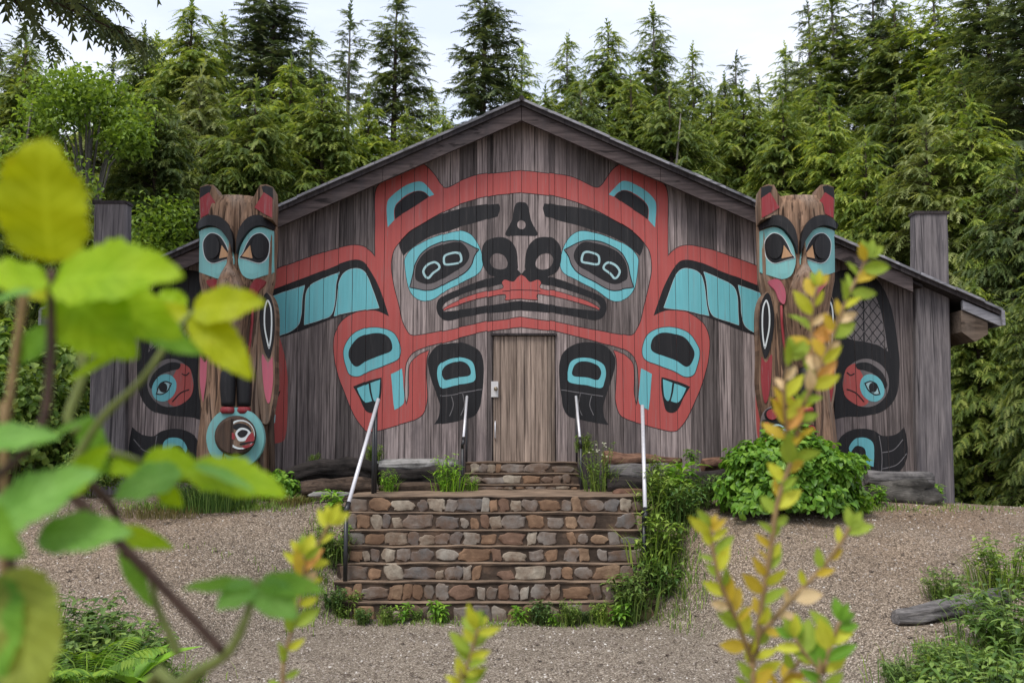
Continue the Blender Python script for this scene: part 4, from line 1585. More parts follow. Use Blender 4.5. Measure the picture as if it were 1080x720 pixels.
def conifer(name, label, seed, H, Rm, mat_, bark, base=0.06, step=0.30, per=4, droop=0.5, up=0.25, power=0.85, flen=0.62, fdroop=0.5, sp=0.26, open_=0.0, leader=1.2, group=None):
    R_ = random.Random(seed)
    root = thing(name, label, 'tree', (0, 0, 0), group)
    tk, cr = MB(), MB()
    lean = Vector((R_.uniform(-.02, .02), R_.uniform(-.02, .02), 0))
    tk.tube([lean * (H * t) + Vector((0, 0, -0.6 + (H + .6) * t)) for t in (0, .15, .4, .7, 1)], [H * .017, H * .0145, H * .011, H * .006, .012], 8)
    z = H * base
    while z < H - 0.12:
        t = (z - H * base) / (H - H * base)
        rr = Rm * (1 - t) ** power + 0.16
        if t < .12:
            rr *= .72 + t * 2.3
        k = per if t < .9 else 3
        for j in range(k):
            if R_.random() < open_:
                continue
            az = R_.uniform(0, 2 * math.pi)
            lump = 1 + .45 * noise.noise(Vector((math.cos(az) * 1.3, math.sin(az) * 1.3, z * .55 + seed)))
            L = rr * R_.uniform(.62, 1.12) * lump
            hd = Vector((math.cos(az), math.sin(az), 0))
            zz = z + R_.uniform(-step, step) * .5
            p0 = lean * zz + Vector((0, 0, zz))
            u_ = up * R_.uniform(.5, 1.4) + (.55 * t if t > .6 else 0)
            path = []
            m_ = 5
            for i in range(m_ + 1):
                q = i / m_
                path.append(p0 + hd * (L * q) + Vector((0, 0, L * (u_ * q - droop * q * q))))
            tk.tube([path[0], path[2], path[-1]], [max(.012, L * .016), L * .010, .004], 4, caps=False)
            nf = max(3, int(L / sp))
            for i in range(nf):
                q = .16 + .84 * (i + R_.random()) / nf
                fi = min(m_ - 1, int(q * m_))
                p = path[fi].lerp(path[fi + 1], q * m_ - fi)
                tang = (path[fi + 1] - path[fi]).normalized()
                side = tang.cross(Vector((0, 0, 1)))
                for sg in (1, -1):
                    fl = flen * R_.uniform(.6, 1.25) * (1.1 - .45 * q) * (1 if t < .85 else .7)
                    dd = tang * R_.uniform(.35, .9) + side * sg * R_.uniform(.3, 1.0) + Vector((0, 0, R_.uniform(-.6, .45)))
                    frond(cr, p, dd, fdroop * R_.uniform(.5, 1.5), fl, fl * .42, 5, R_)
            frond(cr, path[-1] - (path[-1] - path[-2]) * .3, (path[-1] - path[-2]), fdroop * .7, flen * .9, flen * .28, 6, R_)
        z += step * (1 - .45 * t) * R_.uniform(.7, 1.3)
    for i in range(7):
        frond(cr, lean * H + Vector((0, 0, H - .12 * i)), Vector((R_.uniform(-.5, .5), R_.uniform(-.5, .5), leader)), -.05, .38, .13, 3, R_)
    tk.build('trunk', bark, root, True)
    cr.build('crown', mat_, root)
    return root


def broadleaf(name, label, seed, H, Rm, mat_, bark, nleaf=9000, lsz=.2, group=None):
    R_ = random.Random(seed)
    root = thing(name, label, 'tree', (0, 0, 0), group)
    tk, cr = MB(), MB()
    tk.tube([(0, 0, -.5), (.05, 0, H * .3), (-.05, .05, H * .6), (0, 0, H * .85)], [H * .018, H * .015, H * .009, .02], 8)
    cl = []
    for i in range(46):
        t = R_.random()
        az = R_.uniform(0, 6.28)
        z = H * (.22 + .78 * t)
        r = Rm * (math.sin(math.pi * (0.18 + .8 * t)) ** .7) * R_.uniform(.45, 1.0)
        c_ = Vector((math.cos(az) * r, math.sin(az) * r, z))
        cl.append((c_, Rm * R_.uniform(.2, .38)))
        tk.tube([(0, 0, z * .62), c_ * .5 + Vector((0, 0, z * .42)), c_], [.04, .025, .008], 4, caps=False)
    for i in range(nleaf):
        c_, r = R_.choice(cl)
        d = Vector((R_.gauss(0, 1), R_.gauss(0, 1), R_.gauss(0, .8)))
        d = d.normalized() * (R_.random() ** .45)
        p = c_ + d * r
        leaf(cr, p, Vector((R_.uniform(-1, 1), R_.uniform(-1, 1), R_.uniform(-.8, .3))), Vector((R_.uniform(-.4, .4), R_.uniform(-.4, .4), 1)), lsz * R_.uniform(.7, 1.3), lsz * .6)
    tk.build('trunk', bark, root, True)
    cr.build('crown', mat_, root)
    return root


def place(o, x, y, s=1.0, rz=0.0):
    o.location = (x, y, gz(x, y) - 0.05)
    o.rotation_euler = (0, 0, rz)
    o.scale = s if hasattr(s, '__len__') else (s, s, s)
    return o


PH = {}
PROTO = {}


def proto(kind):
    if kind == 'cedar':
        return conifer('cedar_tree', '', 21, 12, 2.3, CEDAR, BARK, .03, .24, 8, .60, .24, .62, .36, .5, .14), 12
    if kind == 'cedar_b':
        return conifer('cedar_tree', '', 22, 11, 2.6, CEDAR, BARK, .02, .24, 8, .55, .30, .58, .38, .55, .15), 11
    if kind == 'young':
        return conifer('young_cedar_tree', '', 23, 7, 1.7, CEDAR_LT, BARK, .02, .18, 6, .55, .3, .65, .27, .5, .12), 7
    if kind == 'hemlock':
        return conifer('hemlock_tree', '', 24, 13, 2.2, CEDAR, BARK_GREY, .05, .26, 8, .5, .24, .68, .36, .4, .15, .10), 13
    if kind == 'spruce':
        return conifer('spruce_tree', '', 25, 15, 2.7, SPRUCE, BARK, .05, .28, 7, .25, .1, .7, .42, .3, .16, .05), 15
    if kind == 'spruce_b':
        return conifer('spruce_tree', '', 26, 14, 2.4, SPRUCE, BARK, .08, .31, 7, .34, .22, .72, .42, .35, .16, .12), 14
    if kind == 'thin':
        return conifer('slender_conifer', '', 27, 12, 1.1, SPRUCE, BARK_GREY, .12, .34, 5, .3, .2, .5, .34, .35, .16, .2), 12
    if kind == 'broad':
        return broadleaf('alder_tree', '', 28, 9, 2.6, BROAD, BARK_GREY, 20000, .14), 9


# (pixel column of the trunk, pixel row of the top, depth, kind, spread, label, group)
FOREST = [
    (20, 25, 33, 'spruce', 1.0, 'dark spruce behind the alder at the far left', None),
    (98, 78, 27, 'broad', .95, 'bright green alder at upper left between two conifers', None),
    (34, 48, 29, 'cedar', 1.1, 'olive cedar at the far left above the large blurred leaf', None),
    (150, 30, 38, 'cedar', 1.0, 'olive cedar right of the sky gap at upper left', None),
    (108, 96, 36, 'young', 1.2, 'pale young conifer behind the alder, against the tall cedars at left', None),
    (123, 62, 44, 'thin', 1.0, 'slender conifer against the sky gap at upper left', None),
    (168, 40, 42, 'hemlock', 1.2, 'feathery hemlock just right of the sky gap at upper left', None),
    (196, 2, 36, 'cedar', 1.15, 'tall olive cedar above the left carved pole', None),
    (238, 20, 42, 'hemlock', 1.35, 'open hemlock between the olive cedar and the dark spruce, upper left', None),
    (284, -45, 40, 'spruce', 1.25, 'very dark tall spruce whose top leaves the picture left of the roof', None),
    (333, 40, 44, 'hemlock', 1.3, 'feathery hemlock right of the very dark spruce', None),
    (366, 12, 47, 'thin', 1.1, 'slender bare topped conifer left of the ridge', None),
    (414, -2, 42, 'spruce_b', 1.1, 'pointed blue green spruce with layered branches left of the ridge', None),
    (452, 92, 50, 'hemlock', 1.1, 'low hemlock in the gap between the two pointed spruces', None),
    (505, -28, 40, 'spruce_b', 1.15, 'tall open spruce directly behind the ridge of the roof', None),
    (546, 48, 45, 'hemlock', .95, 'drooping hemlock right of the tall spruce at the ridge', None),
    (600, 42, 42, 'hemlock', 1.0, 'feathery hemlock first right of the ridge', None),
    (642, 25, 39, 'cedar', 1.1, 'olive cedar with drooping tip right of the ridge', None),
    (693, 10, 44, 'hemlock', 1.1, 'tall hemlock with a fine top right of the ridge', None),
    (735, 52, 48, 'hemlock', 1.0, 'slim hemlock left of the sky gap at upper right', None),
    (776, 58, 56, 'thin', 1.2, 'slender conifer in the middle of the sky gap at upper right', None),
    (823, 50, 50, 'hemlock', 1.0, 'fine topped hemlock at the right of the sky gap', None),
    (853, 6, 45, 'thin', 1.15, 'bare leaning slender conifer right of the sky gap', None),
    (884, -8, 40, 'hemlock', 1.3, 'high hemlock above the right carved pole', None),
    (914, -14, 41, 'spruce_b', 1.2, 'dark spruce top among the hemlocks at upper right', None),
    (950, 4, 38, 'cedar', 1.3, 'broad olive cedar at upper right', None),
    (992, -20, 36, 'hemlock', 1.3, 'tall hemlock near the right end of the sky', None),
    (1030, -45, 33, 'spruce', 1.2, 'dark spruce filling the upper right corner', None),
    (1082, -60, 29, 'spruce', 1.2, 'dark spruce cut by the right edge of the picture', None),
    (968, 132, 27, 'young', 1.15, 'pale yellow green young cedar beside the right corner post', None),
    (905, 150, 29, 'cedar_b', 1.0, 'drooping cedar between the right carved pole and the corner post', None),
    (1020, 112, 27, 'cedar_b', 1.1, 'bright drooping cedar right of the corner post', None),
    (1062, 170, 23, 'cedar_b', 1.0, 'dark green cedar sweeping to the ground at the right edge', None),
    (1030, 300, 21, 'cedar_b', 1.2, 'low sprawling cedar beyond the eave at the right end of the house', None),
    (1100, 280, 19, 'cedar_b', 1.1, 'low cedar bough at the right edge above the gravel', None),
    (24, 150, 24, 'cedar', 1.1, 'dense cedar behind the blurred leaves at the left edge', None),
    (80, 190, 23, 'cedar_b', .9, 'dense cedar left of the left corner post', None),
    (-40, 120, 21, 'cedar_b', 1.1, 'cedar cut by the left edge of the picture', None),
]
FILL = 'dense olive conifer in the forest wall above the %s slope of the roof'
for (px, py, Y, k) in ((138, 130, 30, 'young'), (172, 100, 29, 'cedar_b'), (218, 80, 33, 'young'), (262, 90, 31, 'cedar_b'), (305, 66, 35, 'cedar'), (345, 86, 33, 'cedar_b'), (385, 105, 36, 'cedar'),
                       (430, 118, 38, 'hemlock'), (470, 120, 36, 'cedar'), (160, 60, 52, 'hemlock'), (310, 70, 50, 'spruce'), (90, 120, 40, 'cedar'), (35, 80, 42, 'hemlock')):
    FOREST.append((px, py, Y, k, 1.1, FILL % 'left', 'conifers filling the forest wall left'))
for (px, py, Y, k) in ((578, 96, 38, 'cedar'), (620, 92, 34, 'cedar_b'), (668, 84, 36, 'cedar'), (712, 92, 34, 'cedar_b'), (748, 98, 38, 'cedar'), (786, 96, 36, 'cedar_b'), (822, 104, 33, 'cedar'),
                       (858, 92, 36, 'cedar_b'), (700, 80, 50, 'hemlock'), (760, 84, 52, 'cedar'), (800, 84, 54, 'hemlock'), (845, 70, 52, 'cedar'), (880, 110, 31, 'cedar'), (936, 96, 33, 'cedar_b'),
                       (975, 84, 33, 'cedar'), (1010, 70, 31, 'cedar_b'), (1050, 60, 32, 'cedar'), (930, 200, 28, 'cedar')):
    FOREST.append((px, py, Y, k, 1.1, FILL % 'right', 'conifers filling the forest wall right'))
R_ = random.Random(77)
for (px, py, Y, kind, spread, label, group) in FOREST:
    top = pt(px, py, Y)
    if kind not in PROTO:
        PROTO[kind], PH[kind] = proto(kind)
        o = PROTO[kind]
    else:
        o = dup(PROTO[kind], (0, 0, 0))
        if 'group' in o:
            del o['group']
    h = top.z - gz(top.x, Y)
    s = h / PH[kind]
    w = s * spread if s < 1.15 else (0.6 * s + 0.5) * spread
    place(o, top.x, Y, (w, w, s), R_.uniform(0, 6.28))
    o['label'] = label
    if group:
        o['group'] = group

# near conifer out of the picture at left: only its boughs hang into the corner
near = conifer('spruce_tree', 'dark near spruce whose boughs hang into the upper left corner', 31, 15, 3.6, SPRUCE, BARK, .535, .26, 8, .16, .0, .5, .42, .5, .12)
place(near, pt(-60, 0, 13.6).x, 13.6, 1.0, 1.0)


# ------------------------------------------------------------------ low plants
def leafy_bush(name, label, cat, seed, rx, ry, rz, n_, lsz, mat_, shell=.55, group=None, stems=True, flat=.2):
    R_ = random.Random(seed)
    root = thing(name, label, cat, (0, 0, 0), group)
    mb, st = MB(), MB()
    for i in range(n_):
        d = Vector((R_.gauss(0, 1), R_.gauss(0, 1), R_.gauss(0, 1)))
        d.normalize()
        if d.z < -.35:
            d.z = -d.z
        lump = 1 + .34 * noise.noise(d * 2.4 + Vector((seed, 0, 0))) + .16 * noise.noise(d * 5 + Vector((0, seed, 0)))
        rr = (shell + (1 - shell) * R_.random() ** .5) * lump
        p = Vector((d.x * rx * rr, d.y * ry * rr, rz * .42 + d.z * rz * .58 * rr))
        if p.z < .02:
            p.z = R_.uniform(.02, .12)
        dd = d * .35 + Vector((R_.uniform(-1, 1), R_.uniform(-1, 1), R_.uniform(-1, .3) - flat))
        ll = lsz * R_.uniform(.6, 1.3)
        leaf(mb, p, dd, Vector((R_.uniform(-.4, .4), R_.uniform(-.4, .4), .7)) + d, ll, ll * R_.uniform(.6, .85), R_.uniform(.1, .4))
    if stems:
        for i in range(14):
            az = R_.uniform(0, 6.28)
            q = R_.uniform(.3, .8)
            e = Vector((math.cos(az) * rx * q, math.sin(az) * ry * q, rz * R_.uniform(.5, .9)))
            st.tube([(e.x * .1, e.y * .1, -.15), (e.x * .5, e.y * .5, e.z * .6), tuple(e)], [.014, .01, .004], 5, caps=False)
        st.build('stems', STEM, root)
    mb.build('foliage', mat_, root)
    return root


def weed(name, label, seed, h, r, ns, nl, lsz, mat_, blades=0, group=None, cat='weed', flowers=0):
    """clump of upright leafy stems with some grass blades"""
    R_ = random.Random(seed)
    root = thing(name, label, cat, (0, 0, 0), group)
    mb, st = MB(), MB()
    for i in range(ns):
        az = R_.uniform(0, 6.28)
        b = Vector((math.cos(az), math.sin(az), 0)) * (r * .5 * R_.random() ** .5)
        hh = h * R_.uniform(.5, 1.05)
        tip = b + Vector((math.cos(az) * r * R_.uniform(.1, .7), math.sin(az) * r * R_.uniform(.1, .7), hh))
        mid = b.lerp(tip, .5) + Vector((0, 0, hh * .1))
        st.tube([b - Vector((0, 0, .06)), mid, tip], [.006, .005, .002], 4, caps=False)
        for k in range(nl):
            q = R_.uniform(.12, 1)
            p = b.lerp(mid, q * 2) if q < .5 else mid.lerp(tip, q * 2 - 1)
            a2 = R_.uniform(0, 6.28)
            leaf(mb, p, Vector((math.cos(a2), math.sin(a2), R_.uniform(-.2, .7))), Vector((0, 0, 1)), lsz * R_.uniform(.6, 1.2), lsz * R_.uniform(.3, .5), R_.uniform(.2, .6))
    for i in range(blades):
        az = R_.uniform(0, 6.28)
        b = Vector((math.cos(az), math.sin(az), 0)) * (r * R_.random() ** .5)
        a2 = az + R_.uniform(-1, 1)
        L = h * R_.uniform(.35, .9)
        o_ = Vector((math.cos(a2), math.sin(a2), 0))
        s_ = Vector((-o_.y, o_.x, 0)) * .006
        k1, k2 = b + o_ * L * .15 + Vector((0, 0, L * .6)), b + o_ * L * R_.uniform(.3, .7) + Vector((0, 0, L * R_.uniform(.7, 1)))
        mb.faces([b - s_, b + s_, k1 + s_, k1 - s_, k2], ((0, 1, 2, 3), (3, 2, 4)))
    if flowers:
        fl = MB()
        for i in range(flowers):
            p = Vector((R_.uniform(-r, r) * .6, R_.uniform(-r, r) * .6, h * R_.uniform(.75, 1.1)))
            fl.tube([p, p + Vector((0, 0, .012))], .014, 6)
        fl.build('flowers', plain('pale_blossom', (.7, .68, .5)), root)
    st.build('stems', STEM, root)
    mb.build('foliage', mat_, root)
    return root


def fern_plant(label, seed, L, n_):
    R_ = random.Random(seed)
    root = thing('fern', label, 'fern', (0, 0, 0))
    for i in range(n_):
        az = 6.28 * i / n_ + R_.uniform(-.3, .3)
        mb = MB()
        hd = Vector((math.cos(az), math.sin(az), 0))
        side = Vector((-hd.y, hd.x, 0))
        ll = L * R_.uniform(.7, 1.1)
        m_ = 22
        ax_ = [hd * (ll * .8 * (k / m_)) + Vector((0, 0, ll * (.9 * k / m_ - .62 * (k / m_) ** 2))) for k in range(m_ + 1)]
        for k in range(2, m_):
            q = k / m_
            w = ll * .24 * math.sin(math.pi * (q * .9 + .1)) * (1 - .2 * q)
            for sg in (1, -1):
                dd = side * sg + hd * .45 + Vector((0, 0, -.15))
                leaf(mb, ax_[k], dd, Vector((0, 0, 1)), w, ll * .038, .2)
        mb.tube([ax_[0] - Vector((0, 0, .1)), ax_[m_ // 3], ax_[2 * m_ // 3], ax_[-1]], [.006, .005, .004, .001], 4, caps=False)
        mb.build('frond', FERN, root)
    return root


def at(px, py, Y):
    p = pt(px, py, Y)
    return p.x, Y


# the round bush by the right pole
b = leafy_bush('round_bush', 'rounded bright green leafy bush in front of the right carved pole', 'bush', 5, 1.0, .72, 1.26, 7500, .115, BUSH)
place(b, *at(836, 552, 13.5))
b.location.z = pt(836, 556, 13.5).z
# plants by the left pole
place(leafy_bush('small_bush', 'small bright green bush at the right foot of the left carved pole', 'bush', 6, .27, .25, .5, 700, .085, BUSH), *at(297, 500, 14.6))
place(weed('grass_clump', 'thick dark grass clump before the left carved pole', 8, .62, .62, 24, 8, .09, DARKWEED, 900, cat='grass clump'), *at(222, 528, 13.9))
place(weed('dry_grass_clump', 'yellowish dry grass left of the thick grass clump', 9, .22, .65, 0, 0, .05, DRYGRASS, 700, cat='grass clump'), *at(178, 545, 13.6))
place(weed('dry_grass_clump', 'yellowish grass fringe beside the left end of the black rotten log', 10, .25, .3, 0, 0, .05, DRYGRASS, 350, cat='grass clump'), *at(306, 521, 14.2))

# weeds on the terrace and beside the stairs
wa = weed('leafy_weed', 'bright leafy weed on the landing left of the upper steps', 41, .62, .24, 22, 16, .085, BUSH, 60, cat='weed')
place(wa, *at(473, 521, 14.75))
WEEDS = [
    (410, 521, 14.7, .62, 'low leafy weed on the landing at the far post of the left handrail', wa),
    (497, 520, 14.9, .45, 'small leafy weed at the left end of the upper steps', wa),
]
wb = weed('flowering_weed', 'tall leafy weed with small blossoms right of the upper steps', 42, .82, .25, 24, 14, .075, WEED, 60, flowers=14)
place(wb, *at(631, 523, 14.75))
for px, py, Y, s, lab, src in WEEDS:
    x_, y_ = at(px, py, Y)
    dup(src, (x_, y_, pt(px, py, Y).z), px * .37, s, lab)
for o, (px, py, Y) in ((wa, (473, 523, 14.75)), (wb, (631, 524, 14.75))):
    o.location.z = pt(px, py, Y).z
wc = weed('bank_weed', '', 43, .62, .3, 34, 18, .10, WEED, 70)
wd = weed('bank_weed', '', 44, .5, .34, 30, 16, .11, DARKWEED, 30)
we = weed('broad_leaf_weed', '', 45, .5, .24, 12, 8, .21, BUSH, 20)
first = {id(wc): True, id(wd): True, id(we): True}
BANKL = [
    # right bank of the stairs
    (703, 530, 14.2, 1.0, wc, 'tall light weed nearest the black log on the bank right of the stairs'),
    (722, 545, 13.9, 1.1, we, 'broad leaved weed on the bank between the stairs and the round bush'),
    (738, 558, 13.7, .9, wd, 'dark weed at the right side of the bank right of the stairs'),
    (698, 560, 13.5, 1.2, wc, 'grassy weed halfway up the bank behind the right handrail post'),
    (720, 580, 13.3, 1.0, wd, 'dark weed halfway down the bank right of the stairs'),
    (690, 592, 13.0, 1.25, wc, 'grassy weed touching the right handrail post'),
    (700, 620, 12.7, .95, wd, 'dark weed low on the bank right of the handrail post'),
    (668, 628, 12.45, 1.05, wc, 'weed growing over the right ends of the lowest steps'),
    (655, 645, 12.3, .55, we, 'small broad leaved weed at the right foot of the stairs'),
    # left bank
    (349, 552, 13.6, .7, we, 'small leafy plant left of the top of the lower steps'),
    (352, 590, 13.0, .9, wc, 'grassy weed behind the foot of the left handrail'),
    (366, 624, 12.55, .7, wc, 'grassy weed growing over the left ends of the lowest steps'),
    (352, 628, 12.5, .55, wd, 'dark weed at the left foot of the stairs'),
    (384, 646, 12.3, .38, wd, 'low dark weed before the left end of the lowest step'),
    # plants along the lowest step
    (425, 651, 12.35, .42, we, 'small rosette weed before the lowest step, left of its middle'),
    (462, 650, 12.35, .5, we, 'larger rosette weed before the middle of the lowest step'),
    (570, 651, 12.35, .55, wd, 'dark weed before the lowest step, right of its middle'),
    (602, 651, 12.35, .5, wc, 'light grassy weed before the lowest step near its right end'),
    (549, 651, 12.35, .42, we, 'small rosette weed nearest the middle right of the lowest step'),
    (632, 650, 12.35, .45, wc, 'low grassy weed before the right end of the lowest step'),
    (440, 652, 12.38, .26, wd, 'tiny dark weed between the two rosettes left of the middle of the lowest step'),
    (585, 650, 12.3, .3, we, 'small rosette among the grassy weeds before the lowest step, right half'),
    (407, 648, 12.3, .38, wc, 'low grassy weed at the left third of the lowest step'),
    (617, 652, 12.4, .3, wd, 'tiny dark weed near the right end of the lowest step'),
    (505, 652, 12.35, .3, wd, 'tiny dark weed before the middle of the lowest step'),
    # by the house
    (615, 477, 15.7, .5, wc, 'thin weed against the wall right of the upper steps'),
    (730, 488, 15.2, .42, we, 'small plant on the red brown log left of the orange stub'),
    (925, 531, 14.0, .55, we, 'small pale weed before the mossy stump'),
    (985, 522, 14.6, .55, we, 'small weed at the foot of the right corner post'),
    (332, 492, 15.3, .35, wc, 'thin weed on the black rotten log under the wall'),
    (395, 488, 15.4, .5, wc, 'thin weed against the wall behind the left handrail'),
]
for px, py, Y, s, src, lab in BANKL:
    x_, y_ = at(px, py, Y)
    z_ = pt(px, py, Y).z if Y > 14.6 and px < 750 else gz(x_, y_)
    if first[id(src)]:
        first[id(src)] = False
        src.location = (x_, y_, z_)
        src.scale = (s, s, s)
        src['label'] = lab
    else:
        dup(src, (x_, y_, z_), px * .73, s, lab)

# thin grass sprinkled at the edges of the gravel, nobody could count it
gr = MB()
R_ = random.Random(91)


def blade(x_, y_, L):
    z_ = gz(x_, y_)
    az = R_.uniform(0, 6.28)
    o_ = Vector((math.cos(az), math.sin(az), 0))
    s_ = Vector((-o_.y, o_.x, 0)) * R_.uniform(.003, .006)
    b_ = Vector((x_, y_, z_ - .01))
    k1 = b_ + o_ * L * .18 + Vector((0, 0, L * .6))
    k2 = b_ + o_ * L * R_.uniform(.3, .8) + Vector((0, 0, L * R_.uniform(.6, 1)))
    gr.faces([b_ - s_, b_ + s_, k1 + s_, k1 - s_, k2], ((0, 1, 2, 3), (3, 2, 4)))


for (cx_, cy_, sx_, sy_, n_, L) in ((-2.6, 12.7, .12, .4, 600, .2), (2.2, 12.9, .16, .5, 900, .22), (-.2, 12.3, 1.5, .07, 900, .09), (-4.4, 13.8, .6, .12, 1600, .15), (-3.3, 14.4, .25, .1, 400, .12),
                                   (5.0, 13.75, .5, .1, 700, .09), (3.9, 8.7, .15, .4, 400, .2), (4.7, 8.3, .6, .4, 2600, .3), (-4.2, 8.4, .6, .6, 1200, .22), (6.6, 14.2, .5, .15, 200, .1)):
    for i in range(n_):
        blade(R_.gauss(cx_, sx_), R_.gauss(cy_, sy_), L * R_.uniform(.4, 1.1))
tag(gr.build('edge_grass', WEED), 'short green grass along the edges of the gravel and the foot of the stairs', 'grass', kind='stuff')

# loose light chips lying on the gravel
chips = MB()
for i in range(15000):
    y_ = 8.0 + 7.0 * R_.random() ** 1.1
    x_ = R_.uniform(-.62, .62) * y_
    if abs(x_ + .2) < 2.2 and y_ > 12.4:
        continue
    z_ = gz(x_, y_)
    r = R_.uniform(.008, .019)
    az = R_.uniform(0, 6.28)
    c_, s_ = math.cos(az) * r, math.sin(az) * r
    e = R_.uniform(.45, .9)
    t_ = R_.uniform(-.4, .4) * r
    chips.faces([(x_ - c_, y_ - s_, z_), (x_ + s_ * e, y_ - c_ * e, z_), (x_ + c_, y_ + s_, z_), (x_ - s_ * e, y_ + c_ * e, z_),
                 (x_ - c_ * .5, y_ - s_ * .5, z_ + r * .7 + t_), (x_ + c_ * .5, y_ + s_ * .5, z_ + r * .7 - t_)],
                ((0, 1, 5, 4), (1, 2, 5), (2, 3, 4, 5), (3, 0, 4)))
m = N('stone_chip')
m.fin(m.ramp(m.island(), ((0, (.085, .066, .053)), (.3, (.16, .125, .1)), (.6, (.27, .225, .19)), (.88, (.4, .35, .31)), (1, (.66, .62, .57)))), .9, .2)
tag(chips.build('gravel_chips', m.mat), 'loose grey and tan stone chips strewn over the gravel', 'gravel', kind='stuff')

# needles, twigs and dead leaves fallen on the gravel
lt = MB()
for i in range(900):
    y_ = R_.uniform(8.2, 14.8)
    x_ = R_.uniform(-.6, .6) * y_
    if abs(x_ + .2) < 2.3 and y_ > 12.3:
        continue
    z_ = gz(x_, y_) + .006
    a_ = R_.uniform(0, 6.28)
    L = R_.uniform(.03, .14)
    if R_.random() < .6:
        e = Vector((math.cos(a_) * L, math.sin(a_) * L, .004))
        lt.tube([(x_, y_, z_), Vector((x_, y_, z_)) + e * .5 + Vector((0, .01, .01)), Vector((x_, y_, z_)) + e], [.003, .0035, .002], 4)
    else:
        leaf(lt, (x_, y_, z_ + .006), Vector((math.cos(a_), math.sin(a_), .15)), Vector((0, 0, 1)), L * .6, L * .35, .2)
tag(lt.build('ground_litter', BARK), 'fallen twigs and brown leaves scattered on the gravel', 'litter', kind='stuff')

# grey dead snags standing in the forest
for px, py, Y, lab in ((718, 120, 33, 'pale dead snag in the forest above the right roof slope'), (35, 104, 26, 'pale dead trunk before the conifers at the far left')):
    top = pt(px, py, Y)
    zb = gz(top.x, Y)
    h = top.z - zb
    root = thing('dead_snag', lab, 'dead tree', (top.x, Y, zb))
    mb = MB()
    ln = R_.choice((-.11, .1))
    mb.tube([(top.x - ln * h, Y, zb - .4), (top.x - ln * h * .5, Y, zb + h * .5), tuple(top)], [.12, .085, .02], 7)
    mb.build('trunk', BARK_GREY, root, True)
    for k in range(9):
        t = R_.uniform(.35, .97)
        b0 = Vector((top.x - ln * h * (1 - t), Y, zb + h * t))
        a_ = R_.uniform(0, 6.28)
        l_ = R_.uniform(.3, 1.0) * (1.15 - t)
        mb = MB()
        mb.tube([b0, b0 + Vector((math.cos(a_) * l_ * .6, math.sin(a_) * l_ * .6, R_.uniform(-.15, .2))), b0 + Vector((math.cos(a_) * l_, math.sin(a_) * l_, R_.uniform(-.4, .25)))], [.022, .014, .005], 5)
        mb.build('dead_limb', BARK_GREY, root, True)

# lower right thicket and lower left plants
ta = weed('thicket_shrub', '', 61, .66, .75, 110, 16, .12, MIDWEED, 90, cat='shrub')
tb = weed('tall_weed', '', 62, .75, .5, 40, 15, .12, WEED, 120)
tf = True
THICK = [(1010, 706, 8.6, .5, ta, 'leafy shrub below the fallen log at lower right'), (1078, 676, 8.9, .95, ta, 'leafy shrub at the lower right edge'),
         (1045, 715, 7.8, .9, ta, 'leafy shrub in the lower right corner'), (962, 706, 8.7, .38, ta, 'small leafy shrub before the left end of the fallen log'),
         (1065, 655, 10.7, .85, tb, 'tall leafy weed behind the fallen log at the right edge'), (1000, 650, 10.5, .5, tb, 'thin weed rising behind the fallen weathered log'),
         (1010, 735, 7.6, .62, tb, 'bright weed before the leafy shrubs at lower right'), (1000, 680, 9.0, .22, ta, 'low leaves just under the fallen weathered log'),
         (940, 674, 9.1, .16, ta, 'small leafy weed hiding the left end of the fallen weathered log'), (128, 645, 8.7, .6, ta, 'leafy shrub at lower left nearest the gravel slope'),
         (960, 725, 8.0, .5, tb, 'bright low weed at the edge of the gravel, lower right'),
         (935, 718, 8.3, .3, tb, 'tiny weed on the gravel left of the lower right shrubs'),
         (85, 665, 8.2, 1.0, ta, 'leafy shrub behind the fern at lower left'), (40, 640, 8.6, 1.1, ta, 'leafy shrub at the left edge behind the blurred stems'),
         (140, 672, 8.4, .8, tb, 'thin leafy weed at the gravel edge, lower left'), (168, 712, 8.0, .55, tb, 'small weed at the gravel edge right of the fern'),
         (115, 640, 9.0, .75, tb, 'sparse twiggy weed on the gravel slope at left'), (200, 655, 8.9, .35, tb, 'tiny weed on the gravel behind the dark thorny cane')]
fs_ = {id(ta): True, id(tb): True}
for px, py, Y, s, src, lab in THICK:
    x_, y_ = at(px, py, Y)
    loc_ = (x_, y_, gz(x_, y_) - .02)
    if fs_[id(src)]:
        fs_[id(src)] = False
        src.location, src.scale = loc_, (s, s, s)
        src['label'] = lab
    else:
        dup(src, loc_, px * .41, s, lab)
f = fern_plant('light green fern at lower left', 71, .75, 11)
place(f, *at(92, 712, 7.4))
f.location.z = pt(92, 725, 7.4).z
sk = thing('broad_leaf_plant', 'large leaved green plant between the fern and the gravel, lower left', 'plant', (0, 0, 0))
for k, (az, L, W_, el) in enumerate(((.4, .55, .2, 1.0), (1.7, .5, .2, .8), (2.9, .45, .17, .9), (4.2, .5, .18, .7), (5.3, .55, .2, .6), (.9, .4, .16, 1.6))):
    mb = MB()
    leaf(mb, (0, 0, 0), Vector((math.cos(az), math.sin(az), el)), Vector((0, 0, 1)), L, W_, .35)
    mb.build('leaf', BUSH, sk)
place(sk, *at(140, 705, 7.6))
sk.location.z = pt(140, 722, 7.6).z

